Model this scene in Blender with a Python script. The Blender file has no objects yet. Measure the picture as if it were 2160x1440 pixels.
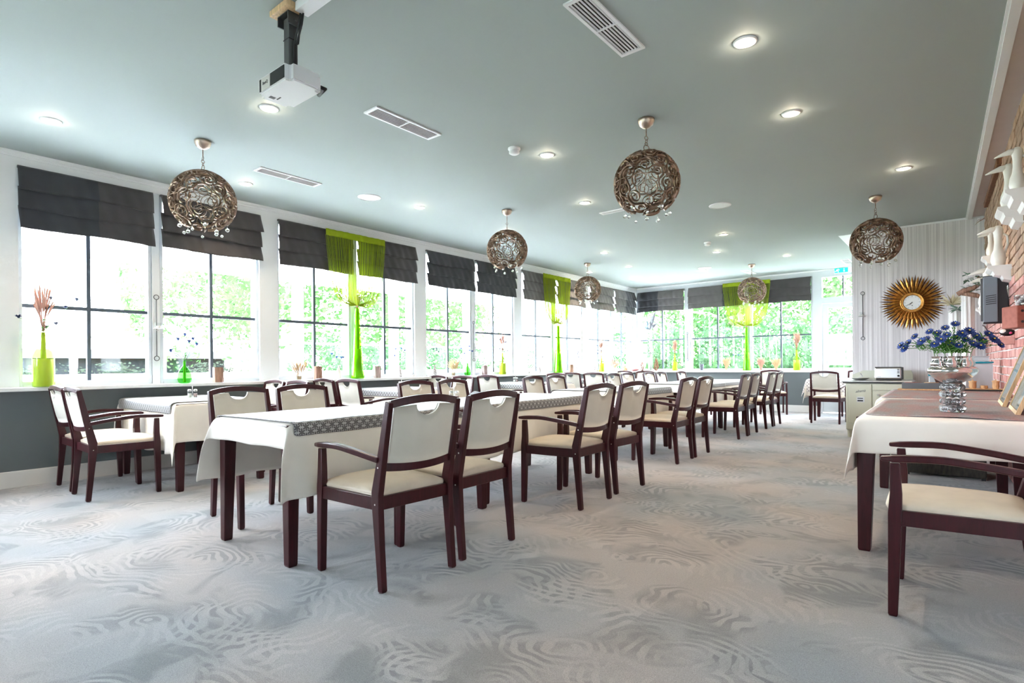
import bpy, bmesh, math, random
from mathutils import Vector as V, Matrix
random.seed(7)
S = bpy.context.scene
COL = S.collection
PI = math.pi
# ------------------------------------------------------------------ camera
F, YAW, ROLL, CY, H = 1180.93, -0.681859, -0.008912, 771.86, 1.03
fw = V((math.sin(YAW), math.cos(YAW), 0)); r0 = V((math.cos(YAW), -math.sin(YAW), 0)); u0 = r0.cross(fw)
rr = math.cos(ROLL)*r0 + math.sin(ROLL)*u0; uu = -math.sin(ROLL)*r0 + math.cos(ROLL)*u0
cam = bpy.data.objects.new('camera', bpy.data.cameras.new('camera')); COL.objects.link(cam)
M = Matrix((( rr.x, uu.x, -fw.x, 0), (rr.y, uu.y, -fw.y, 0), (rr.z, uu.z, -fw.z, H), (0, 0, 0, 1)))
cam.matrix_world = M
cam.data.sensor_width = 36; cam.data.lens = F/2160*36; cam.data.shift_y = (CY-720)/2160; cam.data.clip_start = .05
S.camera = cam
# ------------------------------------------------------------------ light, sky, exposure
S.view_settings.view_transform = 'Standard'; S.view_settings.look = 'None'
S.view_settings.gamma = 1; S.view_settings.use_curve_mapping = False
S.view_settings.exposure = 2.4
SKY = 9.0
w = bpy.data.worlds.new('sky'); S.world = w; w.use_nodes = True
bg = w.node_tree.nodes['Background']; bg.inputs[0].default_value = (.885, .945, 1.07, 1); bg.inputs[1].default_value = SKY
S.cycles.max_bounces = 8; S.cycles.diffuse_bounces = 5; S.cycles.glossy_bounces = 3; S.cycles.transmission_bounces = 5
S.cycles.transparent_max_bounces = 12; S.cycles.caustics_reflective = False; S.cycles.caustics_refractive = False
S.cycles.sample_clamp_indirect = 6; S.cycles.use_denoising = True; S.cycles.use_adaptive_sampling = True; S.cycles.adaptive_threshold = .02
SPOT_W = 12.0          # each ceiling downlight
CEIL = 2.967; WX = -6.515; BY = 13.08; PY = 9.70
def portal(loc, rot, sx, sy):
    l = bpy.data.lights.new('daylight_portal', 'AREA'); l.shape = 'RECTANGLE'; l.size = sx; l.size_y = sy
    l.cycles.is_portal = True
    o = bpy.data.objects.new('daylight_portal', l); COL.objects.link(o); o.location = loc; o.rotation_euler = rot
portal((WX-.2, 5.7, 1.7), (0, -PI/2, 0), 2.0, 15.0)
portal((-4.2, BY+.2, 1.7), (-PI/2, 0, 0), 5.0, 2.0)
portal((-3.3, -7.75, 1.75), (PI/2, 0, 0), 6.0, 1.8)
# ------------------------------------------------------------------ materials
def _mat(name):
    m = bpy.data.materials.new(name); m.use_nodes = True
    return m, m.node_tree.nodes, m.node_tree.links, m.node_tree.nodes['Principled BSDF']
class NG:
    "tiny node builder"
    def __init__(s, m): s.n = m.node_tree.nodes; s.l = m.node_tree.links
    def node(s, t, **kw):
        x = s.n.new(t)
        for k, v in kw.items(): setattr(x, k, v)
        return x
    def put(s, inp, v):
        if isinstance(v, bpy.types.NodeSocket): s.l.new(v, inp)
        elif v is not None: inp.default_value = v
    def math(s, op, a, b=None, c=None, clamp=False):
        x = s.node('ShaderNodeMath', operation=op, use_clamp=clamp)
        for i, v in enumerate((a, b, c)):
            if v is not None: s.put(x.inputs[i], v)
        return x.outputs[0]
    def mix(s, f, a, b):
        x = s.node('ShaderNodeMix', data_type='RGBA'); s.put(x.inputs[0], f); s.put(x.inputs[6], a); s.put(x.inputs[7], b); return x.outputs[2]
    def coord(s, which='Object'): return s.node('ShaderNodeTexCoord').outputs[which]
    def mapping(s, v, scale=(1, 1, 1), loc=(0, 0, 0), rot=(0, 0, 0)):
        x = s.node('ShaderNodeMapping'); s.l.new(v, x.inputs[0]); x.inputs[1].default_value = loc; x.inputs[2].default_value = rot; x.inputs[3].default_value = scale
        return x.outputs[0]
    def noise(s, v, scale, detail=3, rough=.5, dist=0):
        x = s.node('ShaderNodeTexNoise'); s.put(x.inputs['Vector'], v); x.inputs['Scale'].default_value = scale
        x.inputs['Detail'].default_value = detail; x.inputs['Roughness'].default_value = rough; x.inputs['Distortion'].default_value = dist
        return x.outputs[0]
    def ramp(s, f, stops):
        x = s.node('ShaderNodeValToRGB'); s.put(x.inputs[0], f); e = x.color_ramp.elements
        while len(e) < len(stops): e.new(.5)
        for i, (p, c) in enumerate(stops): e[i].position = p; e[i].color = (c if len(c) == 4 else (*c, 1)) if hasattr(c, '__len__') else (c, c, c, 1)
        return x.outputs[0]
    def bump(s, h, strength, dist=.01):
        x = s.node('ShaderNodeBump'); x.inputs['Strength'].default_value = strength; x.inputs['Distance'].default_value = dist; s.l.new(h, x.inputs['Height']); return x.outputs[0]
def c4(c): return (*c, 1) if len(c) == 3 else c
def mat(name, col, rough=.5, metal=0, var=0, vscale=8, bump=0, bscale=60, stretch=(1, 1, 1), spec=None, trans=0, emit=None, estr=0, coat=0, sheen=0):
    m, n, l, p = _mat(name); g = NG(m)
    p.inputs['Base Color'].default_value = c4(col); p.inputs['Roughness'].default_value = rough; p.inputs['Metallic'].default_value = metal
    if spec is not None: p.inputs['Specular IOR Level'].default_value = spec
    if trans: p.inputs['Transmission Weight'].default_value = trans
    if coat: p.inputs['Coat Weight'].default_value = coat; p.inputs['Coat Roughness'].default_value = .15
    if sheen: p.inputs['Sheen Weight'].default_value = sheen
    if emit: p.inputs['Emission Color'].default_value = c4(emit); p.inputs['Emission Strength'].default_value = estr
    v = g.mapping(g.coord(), stretch)
    if var:
        f = g.noise(v, vscale, 4)
        a = tuple(max(0, x*(1-var)) for x in col[:3]); b = tuple(min(1, x*(1+var)) for x in col[:3])
        l.new(g.ramp(f, [(.3, a), (.7, b)]), p.inputs['Base Color'])
    if bump: l.new(g.bump(g.noise(v, bscale, 3), bump, .004), p.inputs['Normal'])
    return m
def glassy(name, col, rough=.02):
    "thin sheet glass: clear with a fresnel reflection"
    m, n, l, p = _mat(name); g = NG(m)
    n.remove(p); out = n['Material Output']
    t = g.node('ShaderNodeBsdfTransparent'); t.inputs[0].default_value = c4(col)
    gl = g.node('ShaderNodeBsdfGlossy'); gl.inputs['Roughness'].default_value = rough
    lw = g.node('ShaderNodeLayerWeight'); lw.inputs[0].default_value = .5
    fr = g.math('ADD', g.math('MULTIPLY', g.math('POWER', lw.outputs['Facing'], 5.0), .45), .03, clamp=True)
    mx = g.node('ShaderNodeMixShader'); l.new(fr, mx.inputs[0]); l.new(t.outputs[0], mx.inputs[1]); l.new(gl.outputs[0], mx.inputs[2]); l.new(mx.outputs[0], out.inputs[0])
    return m
def translucent(name, col, tw=.5, var=0):
    m, n, l, p = _mat(name); g = NG(m); n.remove(p); out = n['Material Output']
    d = g.node('ShaderNodeBsdfDiffuse'); t = g.node('ShaderNodeBsdfTranslucent'); mx = g.node('ShaderNodeMixShader'); mx.inputs[0].default_value = tw
    if var:
        c = g.ramp(g.noise(g.coord(), 1.3, 4), [(.3, tuple(x*(1-var) for x in col)), (.7, tuple(min(1, x*(1+var)) for x in col))])
        l.new(c, d.inputs[0]); l.new(c, t.inputs[0])
    else: d.inputs[0].default_value = c4(col); t.inputs[0].default_value = c4(col)
    l.new(d.outputs[0], mx.inputs[1]); l.new(t.outputs[0], mx.inputs[2]); l.new(mx.outputs[0], out.inputs[0]); return m
def wood(name, col, rough=.3, axis=(1, 1, 9), coat=.3, amt=.35):
    m, n, l, p = _mat(name); g = NG(m)
    sc = {(1, 1, 9): (14, 14, 1.2)}.get(axis, axis)
    v = g.mapping(g.coord(), sc); f = g.noise(v, 3, 6, .6, 1.5)
    l.new(g.ramp(f, [(.25, tuple(x*(1-amt) for x in col)), (.75, tuple(min(1, x*(1+amt)) for x in col))]), p.inputs['Base Color'])
    p.inputs['Roughness'].default_value = rough; p.inputs['Coat Weight'].default_value = coat; p.inputs['Coat Roughness'].default_value = .2; p.inputs['Specular IOR Level'].default_value = .35
    return m
MAHOG = wood('mahogany', (.040, .005, .008), .30, coat=.0)
LEATHER = mat('cream_leather', (.66, .56, .44), .42, var=.05, vscale=14, bump=.12, bscale=180)
LEATHERB = mat('cream_backrest', (.62, .585, .51), .5, var=.03, vscale=10, bump=.1, bscale=260)
LINEN = mat('ivory_linen', (.86, .80, .72), .8, var=.035, vscale=5, bump=.25, bscale=9, sheen=.2)
WHITE = mat('white_paint', (.80, .82, .83), .42, var=.02, vscale=3)
GREYW = mat('grey_frame_paint', (.60, .64, .67), .45, var=.03, vscale=4)
DADO = mat('slate_wall_paint', (.115, .135, .14), .55, var=.06, vscale=1.5)
SKIRT = mat('skirting_paint', (.72, .70, .67), .45, var=.02)
CEILM = mat('sage_ceiling_paint', (.37, .42, .405), .75, var=.02, vscale=.8, bump=.06, bscale=120)
MUNT = mat('dark_blue_grey_muntin', (.075, .10, .13), .5)
GLASS = glassy('window_glass', (.97, .985, .98))
CGLASS = glassy('clear_glass', (.93, .95, .95))
LIMEGL = glassy('lime_glass', (.84, .94, .55))
GREENGL = glassy('green_glass', (.28, .78, .22))
DGREENGL = glassy('tall_green_glass', (.52, .86, .10))
LIMEFILL = mat('lime_filling', (.50, .56, .07), .5, var=.06, vscale=6, stretch=(6, 6, 1))
TALLFILL = mat('tall_vase_filling', (.34, .50, .01), .35, var=.22, vscale=4, stretch=(5, 5, 2))
STRING = translucent('lime_string', (.45, .56, .04), .45)
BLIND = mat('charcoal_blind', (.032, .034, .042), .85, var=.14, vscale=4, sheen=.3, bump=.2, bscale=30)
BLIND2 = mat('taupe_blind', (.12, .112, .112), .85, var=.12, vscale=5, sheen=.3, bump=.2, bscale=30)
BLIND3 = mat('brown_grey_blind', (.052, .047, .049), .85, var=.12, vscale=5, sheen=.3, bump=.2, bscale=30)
STEEL = mat('brushed_steel', (.55, .55, .55), .3, 1, var=.05, stretch=(1, 1, 30))
DSTEEL = mat('painted_grey_steel', (.13, .135, .14), .4, .6)
CHROME = mat('chrome', (.75, .74, .73), .12, 1)
BRASSY = mat('brushed_bronze', (.27, .185, .135), .30, .95, var=.35, vscale=24)
CHAMP = mat('champagne_metal', (.60, .49, .40), .38, 1)
CRYST = mat('crystal', (.95, .95, .93), .03, trans=.85)
BLACK = mat('black_plastic', (.012, .012, .014), .4)
WPLAST = mat('white_plastic', (.80, .80, .81), .35)
BEIGEP = mat('pale_grey_plastic', (.68, .64, .61), .4)
GOLD = mat('antique_gold', (.50, .24, .055), .34, .85, var=.45, vscale=22)
DGOLD = mat('dark_antique_gold', (.16, .07, .03), .4, .8, var=.4, vscale=22)
ENAMEL = mat('cream_enamel', (.60, .60, .47), .25, coat=.4)
WCERAM = mat('ivory_ceramic', (.80, .78, .72), .3, coat=.3, var=.02)
WPLASTER = mat('white_plaster', (.78, .765, .74), .6, var=.03)
TERRA = mat('terracotta', (.30, .095, .07), .8, var=.15, vscale=30)
TEAL = mat('teal_plastic', (.0, .22, .30), .35)
FROST = mat('frosted_plastic', (.75, .80, .84), .25, trans=.5)
LWOOD = wood('pale_wood', (.55, .33, .16), .5, coat=0)
PINEW = wood('pine_wood', (.66, .45, .25), .5, coat=0)
RUSTIC = wood('rustic_brown_wood', (.20, .085, .045), .7, coat=0, amt=.6)
BARK = mat('bark', (.30, .17, .12), .85, var=.55, vscale=6, stretch=(9, 9, 1), bump=.5, bscale=25)
GREYBARK = mat('grey_log_bark', (.34, .25, .24), .85, var=.6, vscale=6, stretch=(10, 10, 1), bump=.5, bscale=25)
WHEAT = translucent('dried_grass', (.66, .50, .33), .35)
PINKW = translucent('pink_dried_grass', (.66, .42, .34), .35)
STEMG = mat('green_stem', (.10, .24, .05), .6)
LEAFG = translucent('leaf_green', (.08, .26, .05), .3, var=.4)
BLUEF = mat('blue_petals', (.012, .05, .23), .6, var=.3, vscale=40)
DBLUEF = mat('dark_blue_petals', (.02, .035, .10), .6)
YELLOW = mat('yellow_flower_heart', (.75, .62, .08), .6)
CREAMF = translucent('cream_petals', (.78, .72, .52), .3)
SPECK = mat('speckled_ceramic', (.45, .42, .43), .5)
BULB = mat('lit_lamp', (1, .9, .75), .5, emit=(1, .80, .55), estr=22)
TEXTM = mat('grey_print', (.16, .16, .16), .5)
def m_speck():
    m, n, l, p = _mat('speckled_vase'); g = NG(m)
    x = g.node('ShaderNodeTexVoronoi'); x.inputs['Scale'].default_value = 75; g.l.new(g.coord(), x.inputs['Vector'])
    l.new(g.ramp(x.outputs['Distance'], [(.35, (.30, .26, .28)), (.55, (.78, .77, .77))]), p.inputs['Base Color']); p.inputs['Roughness'].default_value = .5
    return m
SPECK = m_speck()
def m_carpet():
    m, n, l, p = _mat('swirl_carpet'); g = NG(m); co = g.coord()
    def rings(scale, freq, off, wob):
        v = g.mapping(co, (1, 1.25, 1), off, (0, 0, .5))
        ds = g.noise(v, 2.2, 2)
        x = g.node('ShaderNodeTexVoronoi', feature='F1', voronoi_dimensions='2D'); x.inputs['Scale'].default_value = scale; x.inputs['Randomness'].default_value = .95
        add = g.node('ShaderNodeVectorMath', operation='ADD'); g.l.new(v, add.inputs[0])
        vs = g.node('ShaderNodeVectorMath', operation='SCALE'); nn = g.node('ShaderNodeTexNoise'); nn.inputs['Scale'].default_value = 2.6; g.l.new(v, nn.inputs['Vector'])
        g.l.new(nn.outputs['Color'], vs.inputs[0]); vs.inputs['Scale'].default_value = wob; g.l.new(vs.outputs[0], add.inputs[1])
        g.l.new(add.outputs[0], x.inputs['Vector'])
        d = x.outputs['Distance']
        s = g.math('SINE', g.math('MULTIPLY', d, freq))
        # rings only on one flank of every cell, so they read as combed arcs
        msk = g.ramp(g.noise(v, 2.6, 1), [(.42, 0.0), (.55, 1.0)])
        s = g.math('MULTIPLY_ADD', s, .5, .5); s = g.ramp(s, [(.38, 0.0), (.66, 1.0)])
        return g.math('MULTIPLY', s, msk)
    a = rings(1.35, 78, (0, 0, 0), .34); b = rings(1.9, 60, (3.3, 1.7, 0), .40)
    r = g.math('MAXIMUM', a, g.math('MULTIPLY', b, .8))
    big = g.noise(co, 1.05, 3); warm = g.ramp(g.noise(g.mapping(co, loc=(5, 2, 0)), .9, 2), [(.38, 0.0), (.62, 1.0)])
    # carpet tiles, half a metre, laid a shade apart
    fl = g.node('ShaderNodeVectorMath', operation='FLOOR'); g.l.new(g.mapping(co, (2, 2, 0), (.1, .2, 0)), fl.inputs[0])
    wn = g.node('ShaderNodeTexWhiteNoise'); g.l.new(fl.outputs[0], wn.inputs[0])
    base = g.mix(warm, (.18, .20, .215, 1), (.27, .235, .215, 1))
    lite = g.mix(warm, (.44, .45, .465, 1), (.54, .465, .42, 1))
    patch = g.ramp(g.noise(co, 2.4, 2, dist=1.0), [(.42, 0.0), (.52, .45)])
    col = g.mix(g.math('MAXIMUM', g.math('MULTIPLY', r, .6), patch), base, lite)
    pile = g.noise(co, 260, 2, .8); pile2 = g.noise(co, 90, 2, .7)
    k = g.math('ADD', g.math('MULTIPLY', pile, 1.1), .18); k = g.math('MULTIPLY', k, g.math('ADD', g.math('MULTIPLY', pile2, .5), .95))
    k = g.math('MULTIPLY', k, g.math('ADD', g.math('MULTIPLY', wn.outputs[0], .16), 1.12))
    k = g.math('MULTIPLY', k, g.math('ADD', g.math('MULTIPLY', big, .4), .8))
    x = g.node('ShaderNodeVectorMath', operation='SCALE'); g.l.new(col, x.inputs[0]); g.l.new(k, x.inputs['Scale'])
    l.new(x.outputs[0], p.inputs['Base Color']); p.inputs['Roughness'].default_value = .95; p.inputs['Specular IOR Level'].default_value = .15
    p.inputs['Sheen Weight'].default_value = .5; p.inputs['Sheen Roughness'].default_value = .35
    l.new(g.bump(pile, .5, .004), p.inputs['Normal'])
    return m
CARPET = m_carpet()
def m_snow(name, bgc, fgc, cell, k6=6, r0=.30, amp=.13):
    "printed petal rosettes, staggered, laid out in cloth UVs (metres)"
    m, n, l, p = _mat(name); g = NG(m); uv = g.coord('UV')
    def ros(off):
        s = g.mapping(uv, (1/cell, 1/cell, 1), (off, off, 0)); sep = g.node('ShaderNodeSeparateXYZ'); g.l.new(s, sep.inputs[0])
        x = g.math('SUBTRACT', g.math('FRACT', sep.outputs[0]), .5); y = g.math('SUBTRACT', g.math('FRACT', sep.outputs[1]), .5)
        r = g.math('SQRT', g.math('ADD', g.math('MULTIPLY', x, x), g.math('MULTIPLY', y, y))); th = g.math('ARCTAN2', y, x)
        edge = g.math('ADD', g.math('MULTIPLY', g.math('COSINE', g.math('MULTIPLY', th, float(k6))), amp), r0)
        inside = g.math('LESS_THAN', r, edge)
        vein = g.math('MULTIPLY', g.math('GREATER_THAN', g.math('COSINE', g.math('MULTIPLY', th, float(k6*2))), .93), g.math('LESS_THAN', r, .2))
        return g.math('SUBTRACT', inside, g.math('MULTIPLY', vein, .6), clamp=True)
    f = g.math('MAXIMUM', ros(0.0), ros(.5))
    l.new(g.mix(f, c4(bgc), c4(fgc)), p.inputs['Base Color']); p.inputs['Roughness'].default_value = .45; p.inputs['Sheen Weight'].default_value = .2
    l.new(g.bump(g.noise(g.coord(), 150, 2), .25, .003), p.inputs['Normal'])
    return m
SNOW = m_snow('snowflake_runner', (.42, .41, .405), (.085, .078, .082), .052)
DOTS = m_snow('dotted_cloth', (.74, .70, .67), (.33, .28, .30), .06, 4, .22, .03)
def m_plaid():
    m, n, l, p = _mat('rose_grey_runner'); g = NG(m); uv = g.coord('UV')
    f = g.noise(g.mapping(uv, (40, 6, 1)), 3, 3); f2 = g.noise(g.mapping(uv, (3, 1, 1)), 2.5, 2); f3 = g.noise(g.mapping(uv, (2, 60, 1)), 3, 2)
    a = g.mix(g.ramp(f2, [(.42, 0.0), (.58, 1.0)]), (.33, .20, .20, 1), (.27, .265, .28, 1))
    k = g.math('MULTIPLY', g.math('ADD', f, .55), g.math('ADD', f3, .5))
    x = g.node('ShaderNodeVectorMath', operation='SCALE'); g.l.new(a, x.inputs[0]); g.l.new(k, x.inputs['Scale'])
    l.new(x.outputs[0], p.inputs['Base Color']); p.inputs['Roughness'].default_value = .42; return m
PLAID = m_plaid()
def m_wallpaper():
    m, n, l, p = _mat('ribbed_wallpaper'); g = NG(m); co = g.coord()
    f = g.noise(g.mapping(co, (1, 1, .008)), 75, 1, .4); f2 = g.noise(g.mapping(co, (1, 1, .05)), 12, 2)
    l.new(g.ramp(f, [(.30, (.58, .555, .56)), (.70, (.80, .775, .775))]), p.inputs['Base Color']); p.inputs['Roughness'].default_value = .7
    l.new(g.bump(f, .35, .01), p.inputs['Normal']); return m
WALLP = m_wallpaper()
def m_brick(name, a, b, c):
    m, n, l, p = _mat(name); g = NG(m)
    oi = g.node('ShaderNodeObjectInfo'); co = g.coord()
    f = g.noise(co, 9, 4, .7); hue = g.math('FRACT', g.math('ADD', g.math('MULTIPLY', oi.outputs['Random'], 1.0), g.math('MULTIPLY', f, .8)))
    l.new(g.ramp(hue, [(.15, a), (.5, b), (.85, c)]), p.inputs['Base Color']); p.inputs['Roughness'].default_value = .85
    l.new(g.bump(g.noise(co, 60, 4), .5, .01), p.inputs['Normal']); return m
BRICK = m_brick('red_brick', (.50, .21, .18), (.60, .32, .28), (.42, .17, .15))
BRICKU = m_brick('tan_brick', (.40, .24, .16), (.50, .34, .24), (.33, .21, .15))
MORTAR = mat('pale_mortar', (.62, .58, .56), .95, var=.15, vscale=12, bump=.4, bscale=70)
SOFF = mat('beige_soffit', (.68, .62, .60), .7, var=.02)
DECK = mat('pale_terrace', (.75, .74, .72), .8, var=.05)
GRASS = mat('lawn', (.16, .24, .08), .95, var=.5, vscale=2.5)
CANOPY = translucent('white_canopy', (.93, .94, .95), .8)
WOUT = mat('white_outdoor_paint', (.82, .83, .83), .5)
TRUNK = mat('tree_bark', (.20, .17, .14), .9, var=.4, vscale=5, stretch=(5, 5, 1), bump=.6, bscale=12)
def m_leaf(name, a, b):
    m = translucent(name, a, .4); g = NG(m); c = g.ramp(g.noise(g.coord(), 1.7, 5, .7), [(.3, a), (.7, b)])
    for n in m.node_tree.nodes:
        if n.type in ('BSDF_DIFFUSE', 'BSDF_TRANSLUCENT'): g.l.new(c, n.inputs[0])
    return m
LEAF1 = m_leaf('tree_leaves', (.035, .10, .035), (.11, .20, .07))
LEAF2 = m_leaf('hedge_leaves', (.030, .085, .038), (.10, .20, .085))
LEAF3 = m_leaf('pale_shrub_leaves', (.018, .028, .020), (.045, .055, .042))
# ------------------------------------------------------------------ mesh builder
class B:
    def __init__(s): s.v = []; s.f = []; s.sm = []; s.mi = []; s.cm = 0
    def add(s, vs, fs, smooth=False):
        o = len(s.v); s.v += [tuple(x) for x in vs]
        for f in fs: s.f.append(tuple(i+o for i in f)); s.sm.append(smooth); s.mi.append(s.cm)
        return s
    def box(s, a, b):
        x0, y0, z0 = a; x1, y1, z1 = b
        return s.add([(x0, y0, z0), (x1, y0, z0), (x1, y1, z0), (x0, y1, z0), (x0, y0, z1), (x1, y0, z1), (x1, y1, z1), (x0, y1, z1)],
              [(3, 2, 1, 0), (4, 5, 6, 7), (0, 1, 5, 4), (1, 2, 6, 5), (2, 3, 7, 6), (3, 0, 4, 7)])
    def boxc(s, c, d, rot=None):
        hx, hy, hz = d[0]/2, d[1]/2, d[2]/2
        vs = [V((x, y, z)) for z in (-hz, hz) for x, y in ((-hx, -hy), (hx, -hy), (hx, hy), (-hx, hy))]
        if rot is not None: vs = [rot @ v for v in vs]
        return s.add([v + V(c) for v in vs], [(3, 2, 1, 0), (4, 5, 6, 7), (0, 1, 5, 4), (1, 2, 6, 5), (2, 3, 7, 6), (3, 0, 4, 7)])
    def rbox(s, a, b, r=.004):
        "box with chamfered edges"
        bm = bmesh.new(); bmesh.ops.create_cube(bm, size=1)
        for v in bm.verts: v.co = V([(a[i]+b[i])/2 + v.co[i]*(b[i]-a[i]) for i in range(3)])
        bmesh.ops.bevel(bm, geom=bm.edges[:], offset=r, segments=2, affect='EDGES', profile=.5)
        s.frombm(bm); return s
    def frombm(s, bm, smooth=False, M=None):
        bm.verts.index_update()
        s.add([(M @ v.co if M else v.co.copy()) for v in bm.verts], [[v.index for v in f.verts] for f in bm.faces], smooth); bm.free()
    def lathe(s, prof, n=24, c=(0, 0, 0), smooth=True, cap=True):
        vs = []; fs = []
        for r, z in prof:
            for i in range(n):
                a = 2*PI*i/n; vs.append((c[0]+r*math.cos(a), c[1]+r*math.sin(a), c[2]+z))
        for k in range(len(prof)-1):
            for i in range(n):
                j = (i+1) % n; fs.append((k*n+i, k*n+j, (k+1)*n+j, (k+1)*n+i))
        s.add(vs, fs, smooth)
        if cap:
            for k, (r, z) in ((0, prof[0]), (len(prof)-1, prof[-1])):
                if r > 1e-5:
                    ring = [(c[0]+r*math.cos(2*PI*i/n), c[1]+r*math.sin(2*PI*i/n), c[2]+z) for i in range(n)]
                    s.add(ring, [tuple(range(n)) if k else tuple(reversed(range(n)))])
        return s
    def tube(s, pts, r, n=6, cap=True, smooth=True):
        pts = [V(p) for p in pts]; m = len(pts); rs = r if hasattr(r, '__len__') else [r]*m
        vs = []; fs = []; t = (pts[1]-pts[0]).normalized(); up = V((0, 0, 1)) if abs(t.z) < .9 else V((1, 0, 0))
        nrm = t.cross(up).normalized()
        for k, p in enumerate(pts):
            t = (pts[min(k+1, m-1)]-pts[max(k-1, 0)])
            t = t.normalized() if t.length > 1e-9 else V((0, 0, 1))
            nrm = (nrm - t*nrm.dot(t)); nrm = nrm.normalized() if nrm.length > 1e-6 else t.orthogonal().normalized()
            b = t.cross(nrm)
            for i in range(n):
                a = 2*PI*i/n; vs.append(p + (nrm*math.cos(a)+b*math.sin(a))*rs[k])
        for k in range(m-1):
            for i in range(n):
                j = (i+1) % n; fs.append((k*n+i, (k+1)*n+i, (k+1)*n+j, k*n+j))
        if cap: fs.append(tuple(range(n))); fs.append(tuple(reversed(range((m-1)*n, m*n))))
        return s.add(vs, fs, smooth)
    def sweep(s, pts, w, h, side=(0, 1, 0), smooth=False):
        "rectangular section: w along side vector, h across; w,h scalars or lists"
        pts = [V(p) for p in pts]; m = len(pts); ws = w if hasattr(w, '__len__') else [w]*m; hs = h if hasattr(h, '__len__') else [h]*m
        sd = V(side); vs = []; fs = []
        for k, p in enumerate(pts):
            t = (pts[min(k+1, m-1)]-pts[max(k-1, 0)]).normalized(); up = t.cross(sd).normalized(); s2 = up.cross(t).normalized()
            for a, b in ((-1, -1), (1, -1), (1, 1), (-1, 1)): vs.append(p + s2*(a*ws[k]/2) + up*(b*hs[k]/2))
        for k in range(m-1):
            for i in range(4):
                j = (i+1) % 4; fs.append((k*4+i, k*4+j, (k+1)*4+j, (k+1)*4+i))
        fs += [(3, 2, 1, 0), tuple(range((m-1)*4, m*4))]
        return s.add(vs, fs, smooth)
    def sphere(s, c, r, n=12, sc=(1, 1, 1), ico=None):
        bm = bmesh.new()
        if ico: bmesh.ops.create_icosphere(bm, subdivisions=ico, radius=r)
        else: bmesh.ops.create_uvsphere(bm, u_segments=n, v_segments=max(4, n//2), radius=r)
        for v in bm.verts: v.co = V((v.co.x*sc[0]+c[0], v.co.y*sc[1]+c[1], v.co.z*sc[2]+c[2]))
        s.frombm(bm, ico is None); return s
    def grid(s, nu, nv, fn, smooth=True, closeu=False):
        vs = [fn(i/(nu-1), j/(nv-1)) for j in range(nv) for i in range(nu)]
        fs = [(j*nu+i, j*nu+i+1, (j+1)*nu+i+1, (j+1)*nu+i) for j in range(nv-1) for i in range(nu-1)]
        return s.add(vs, fs, smooth)
    def prism(s, poly, z0, z1, M=None):
        n = len(poly); vs = [V((x, y, z0)) for x, y in poly] + [V((x, y, z1)) for x, y in poly]
        if M: vs = [M @ v for v in vs]
        return s.add(vs, [tuple(reversed(range(n))), tuple(range(n, 2*n))] + [(i, (i+1) % n, n+(i+1) % n, n+i) for i in range(n)])
    def mesh(s, name, mats, uv=None, bevel=0):
        me = bpy.data.meshes.new(name); me.from_pydata(s.v, [], s.f); me.polygons.foreach_set('use_smooth', s.sm)
        mats = mats if isinstance(mats, (list, tuple)) else [mats]
        for m in mats: me.materials.append(m)
        if len(mats) > 1: me.polygons.foreach_set('material_index', s.mi)
        if uv:
            L = me.uv_layers.new(name='UVMap'); co = [uv(V(x)) for x in s.v]
            for lp in me.loops: L.data[lp.index].uv = co[lp.vertex_index]
        me.update(); return me
    def build(s, name, mats, parent=None, loc=None, uv=None, bevel=0, label=None, solid=0, subsurf=0):
        o = bpy.data.objects.new(name, s.mesh(name, mats, uv)); COL.objects.link(o)
        if parent is not None: o.parent = parent
        if loc is not None: o.location = loc
        if solid: md = o.modifiers.new('solid', 'SOLIDIFY'); md.thickness = solid; md.offset = 0
        if bevel: md = o.modifiers.new('bevel', 'BEVEL'); md.width = bevel; md.segments = 2; md.limit_method = 'ANGLE'
        if subsurf: md = o.modifiers.new('sub', 'SUBSURF'); md.levels = subsurf; md.render_levels = subsurf
        if label: o['label'] = label
        return o
def tag(o, label=None, cat=None, group=None, kind=None):
    if label: o['label'] = label
    if cat: o['category'] = cat
    if group: o['group'] = group
    if kind: o['kind'] = kind
    return o
def thing(name, label, cat, loc=(0, 0, 0), rz=0, group=None):
    o = bpy.data.objects.new(name, None); COL.objects.link(o); o.location = loc; o.rotation_euler = (0, 0, rz); o.empty_display_size = .05
    return tag(o, label, cat, group)
def dup(src, loc, rz=None, label=None, group=None, scale=None):
    r = src.copy(); COL.objects.link(r); r.location = loc
    if rz is not None: r.rotation_euler = (0, 0, rz)
    if scale: r.scale = scale
    if label: r['label'] = label
    if group: r['group'] = group
    for ch in list(src.children):
        c = ch.copy(); COL.objects.link(c); c.parent = r
        for gc in list(ch.children):
            d = gc.copy(); COL.objects.link(d); d.parent = c
    return r
def struct(o): o['kind'] = 'structure'; return o
def text_mesh(tc, m, parent, loc, rot):
    tmp = bpy.data.objects.new('lettering_curve', tc); COL.objects.link(tmp); tmp.data.materials.append(m)
    bpy.context.view_layer.update()
    me = bpy.data.meshes.new_from_object(tmp.evaluated_get(bpy.context.evaluated_depsgraph_get()))
    bpy.data.objects.remove(tmp); o = bpy.data.objects.new('lettering', me); COL.objects.link(o); o.parent = parent; o.location = loc; o.rotation_euler = rot
    o['kind'] = 'stuff'; return o
def inst(src, parent, loc=None, rot=None, scale=None):
    "another piece sharing src's mesh"
    o = src.copy(); COL.objects.link(o); o.parent = parent
    if loc is not None: o.location = loc
    if rot is not None: o.rotation_euler = rot
    if scale is not None: o.scale = scale
    return o
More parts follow.
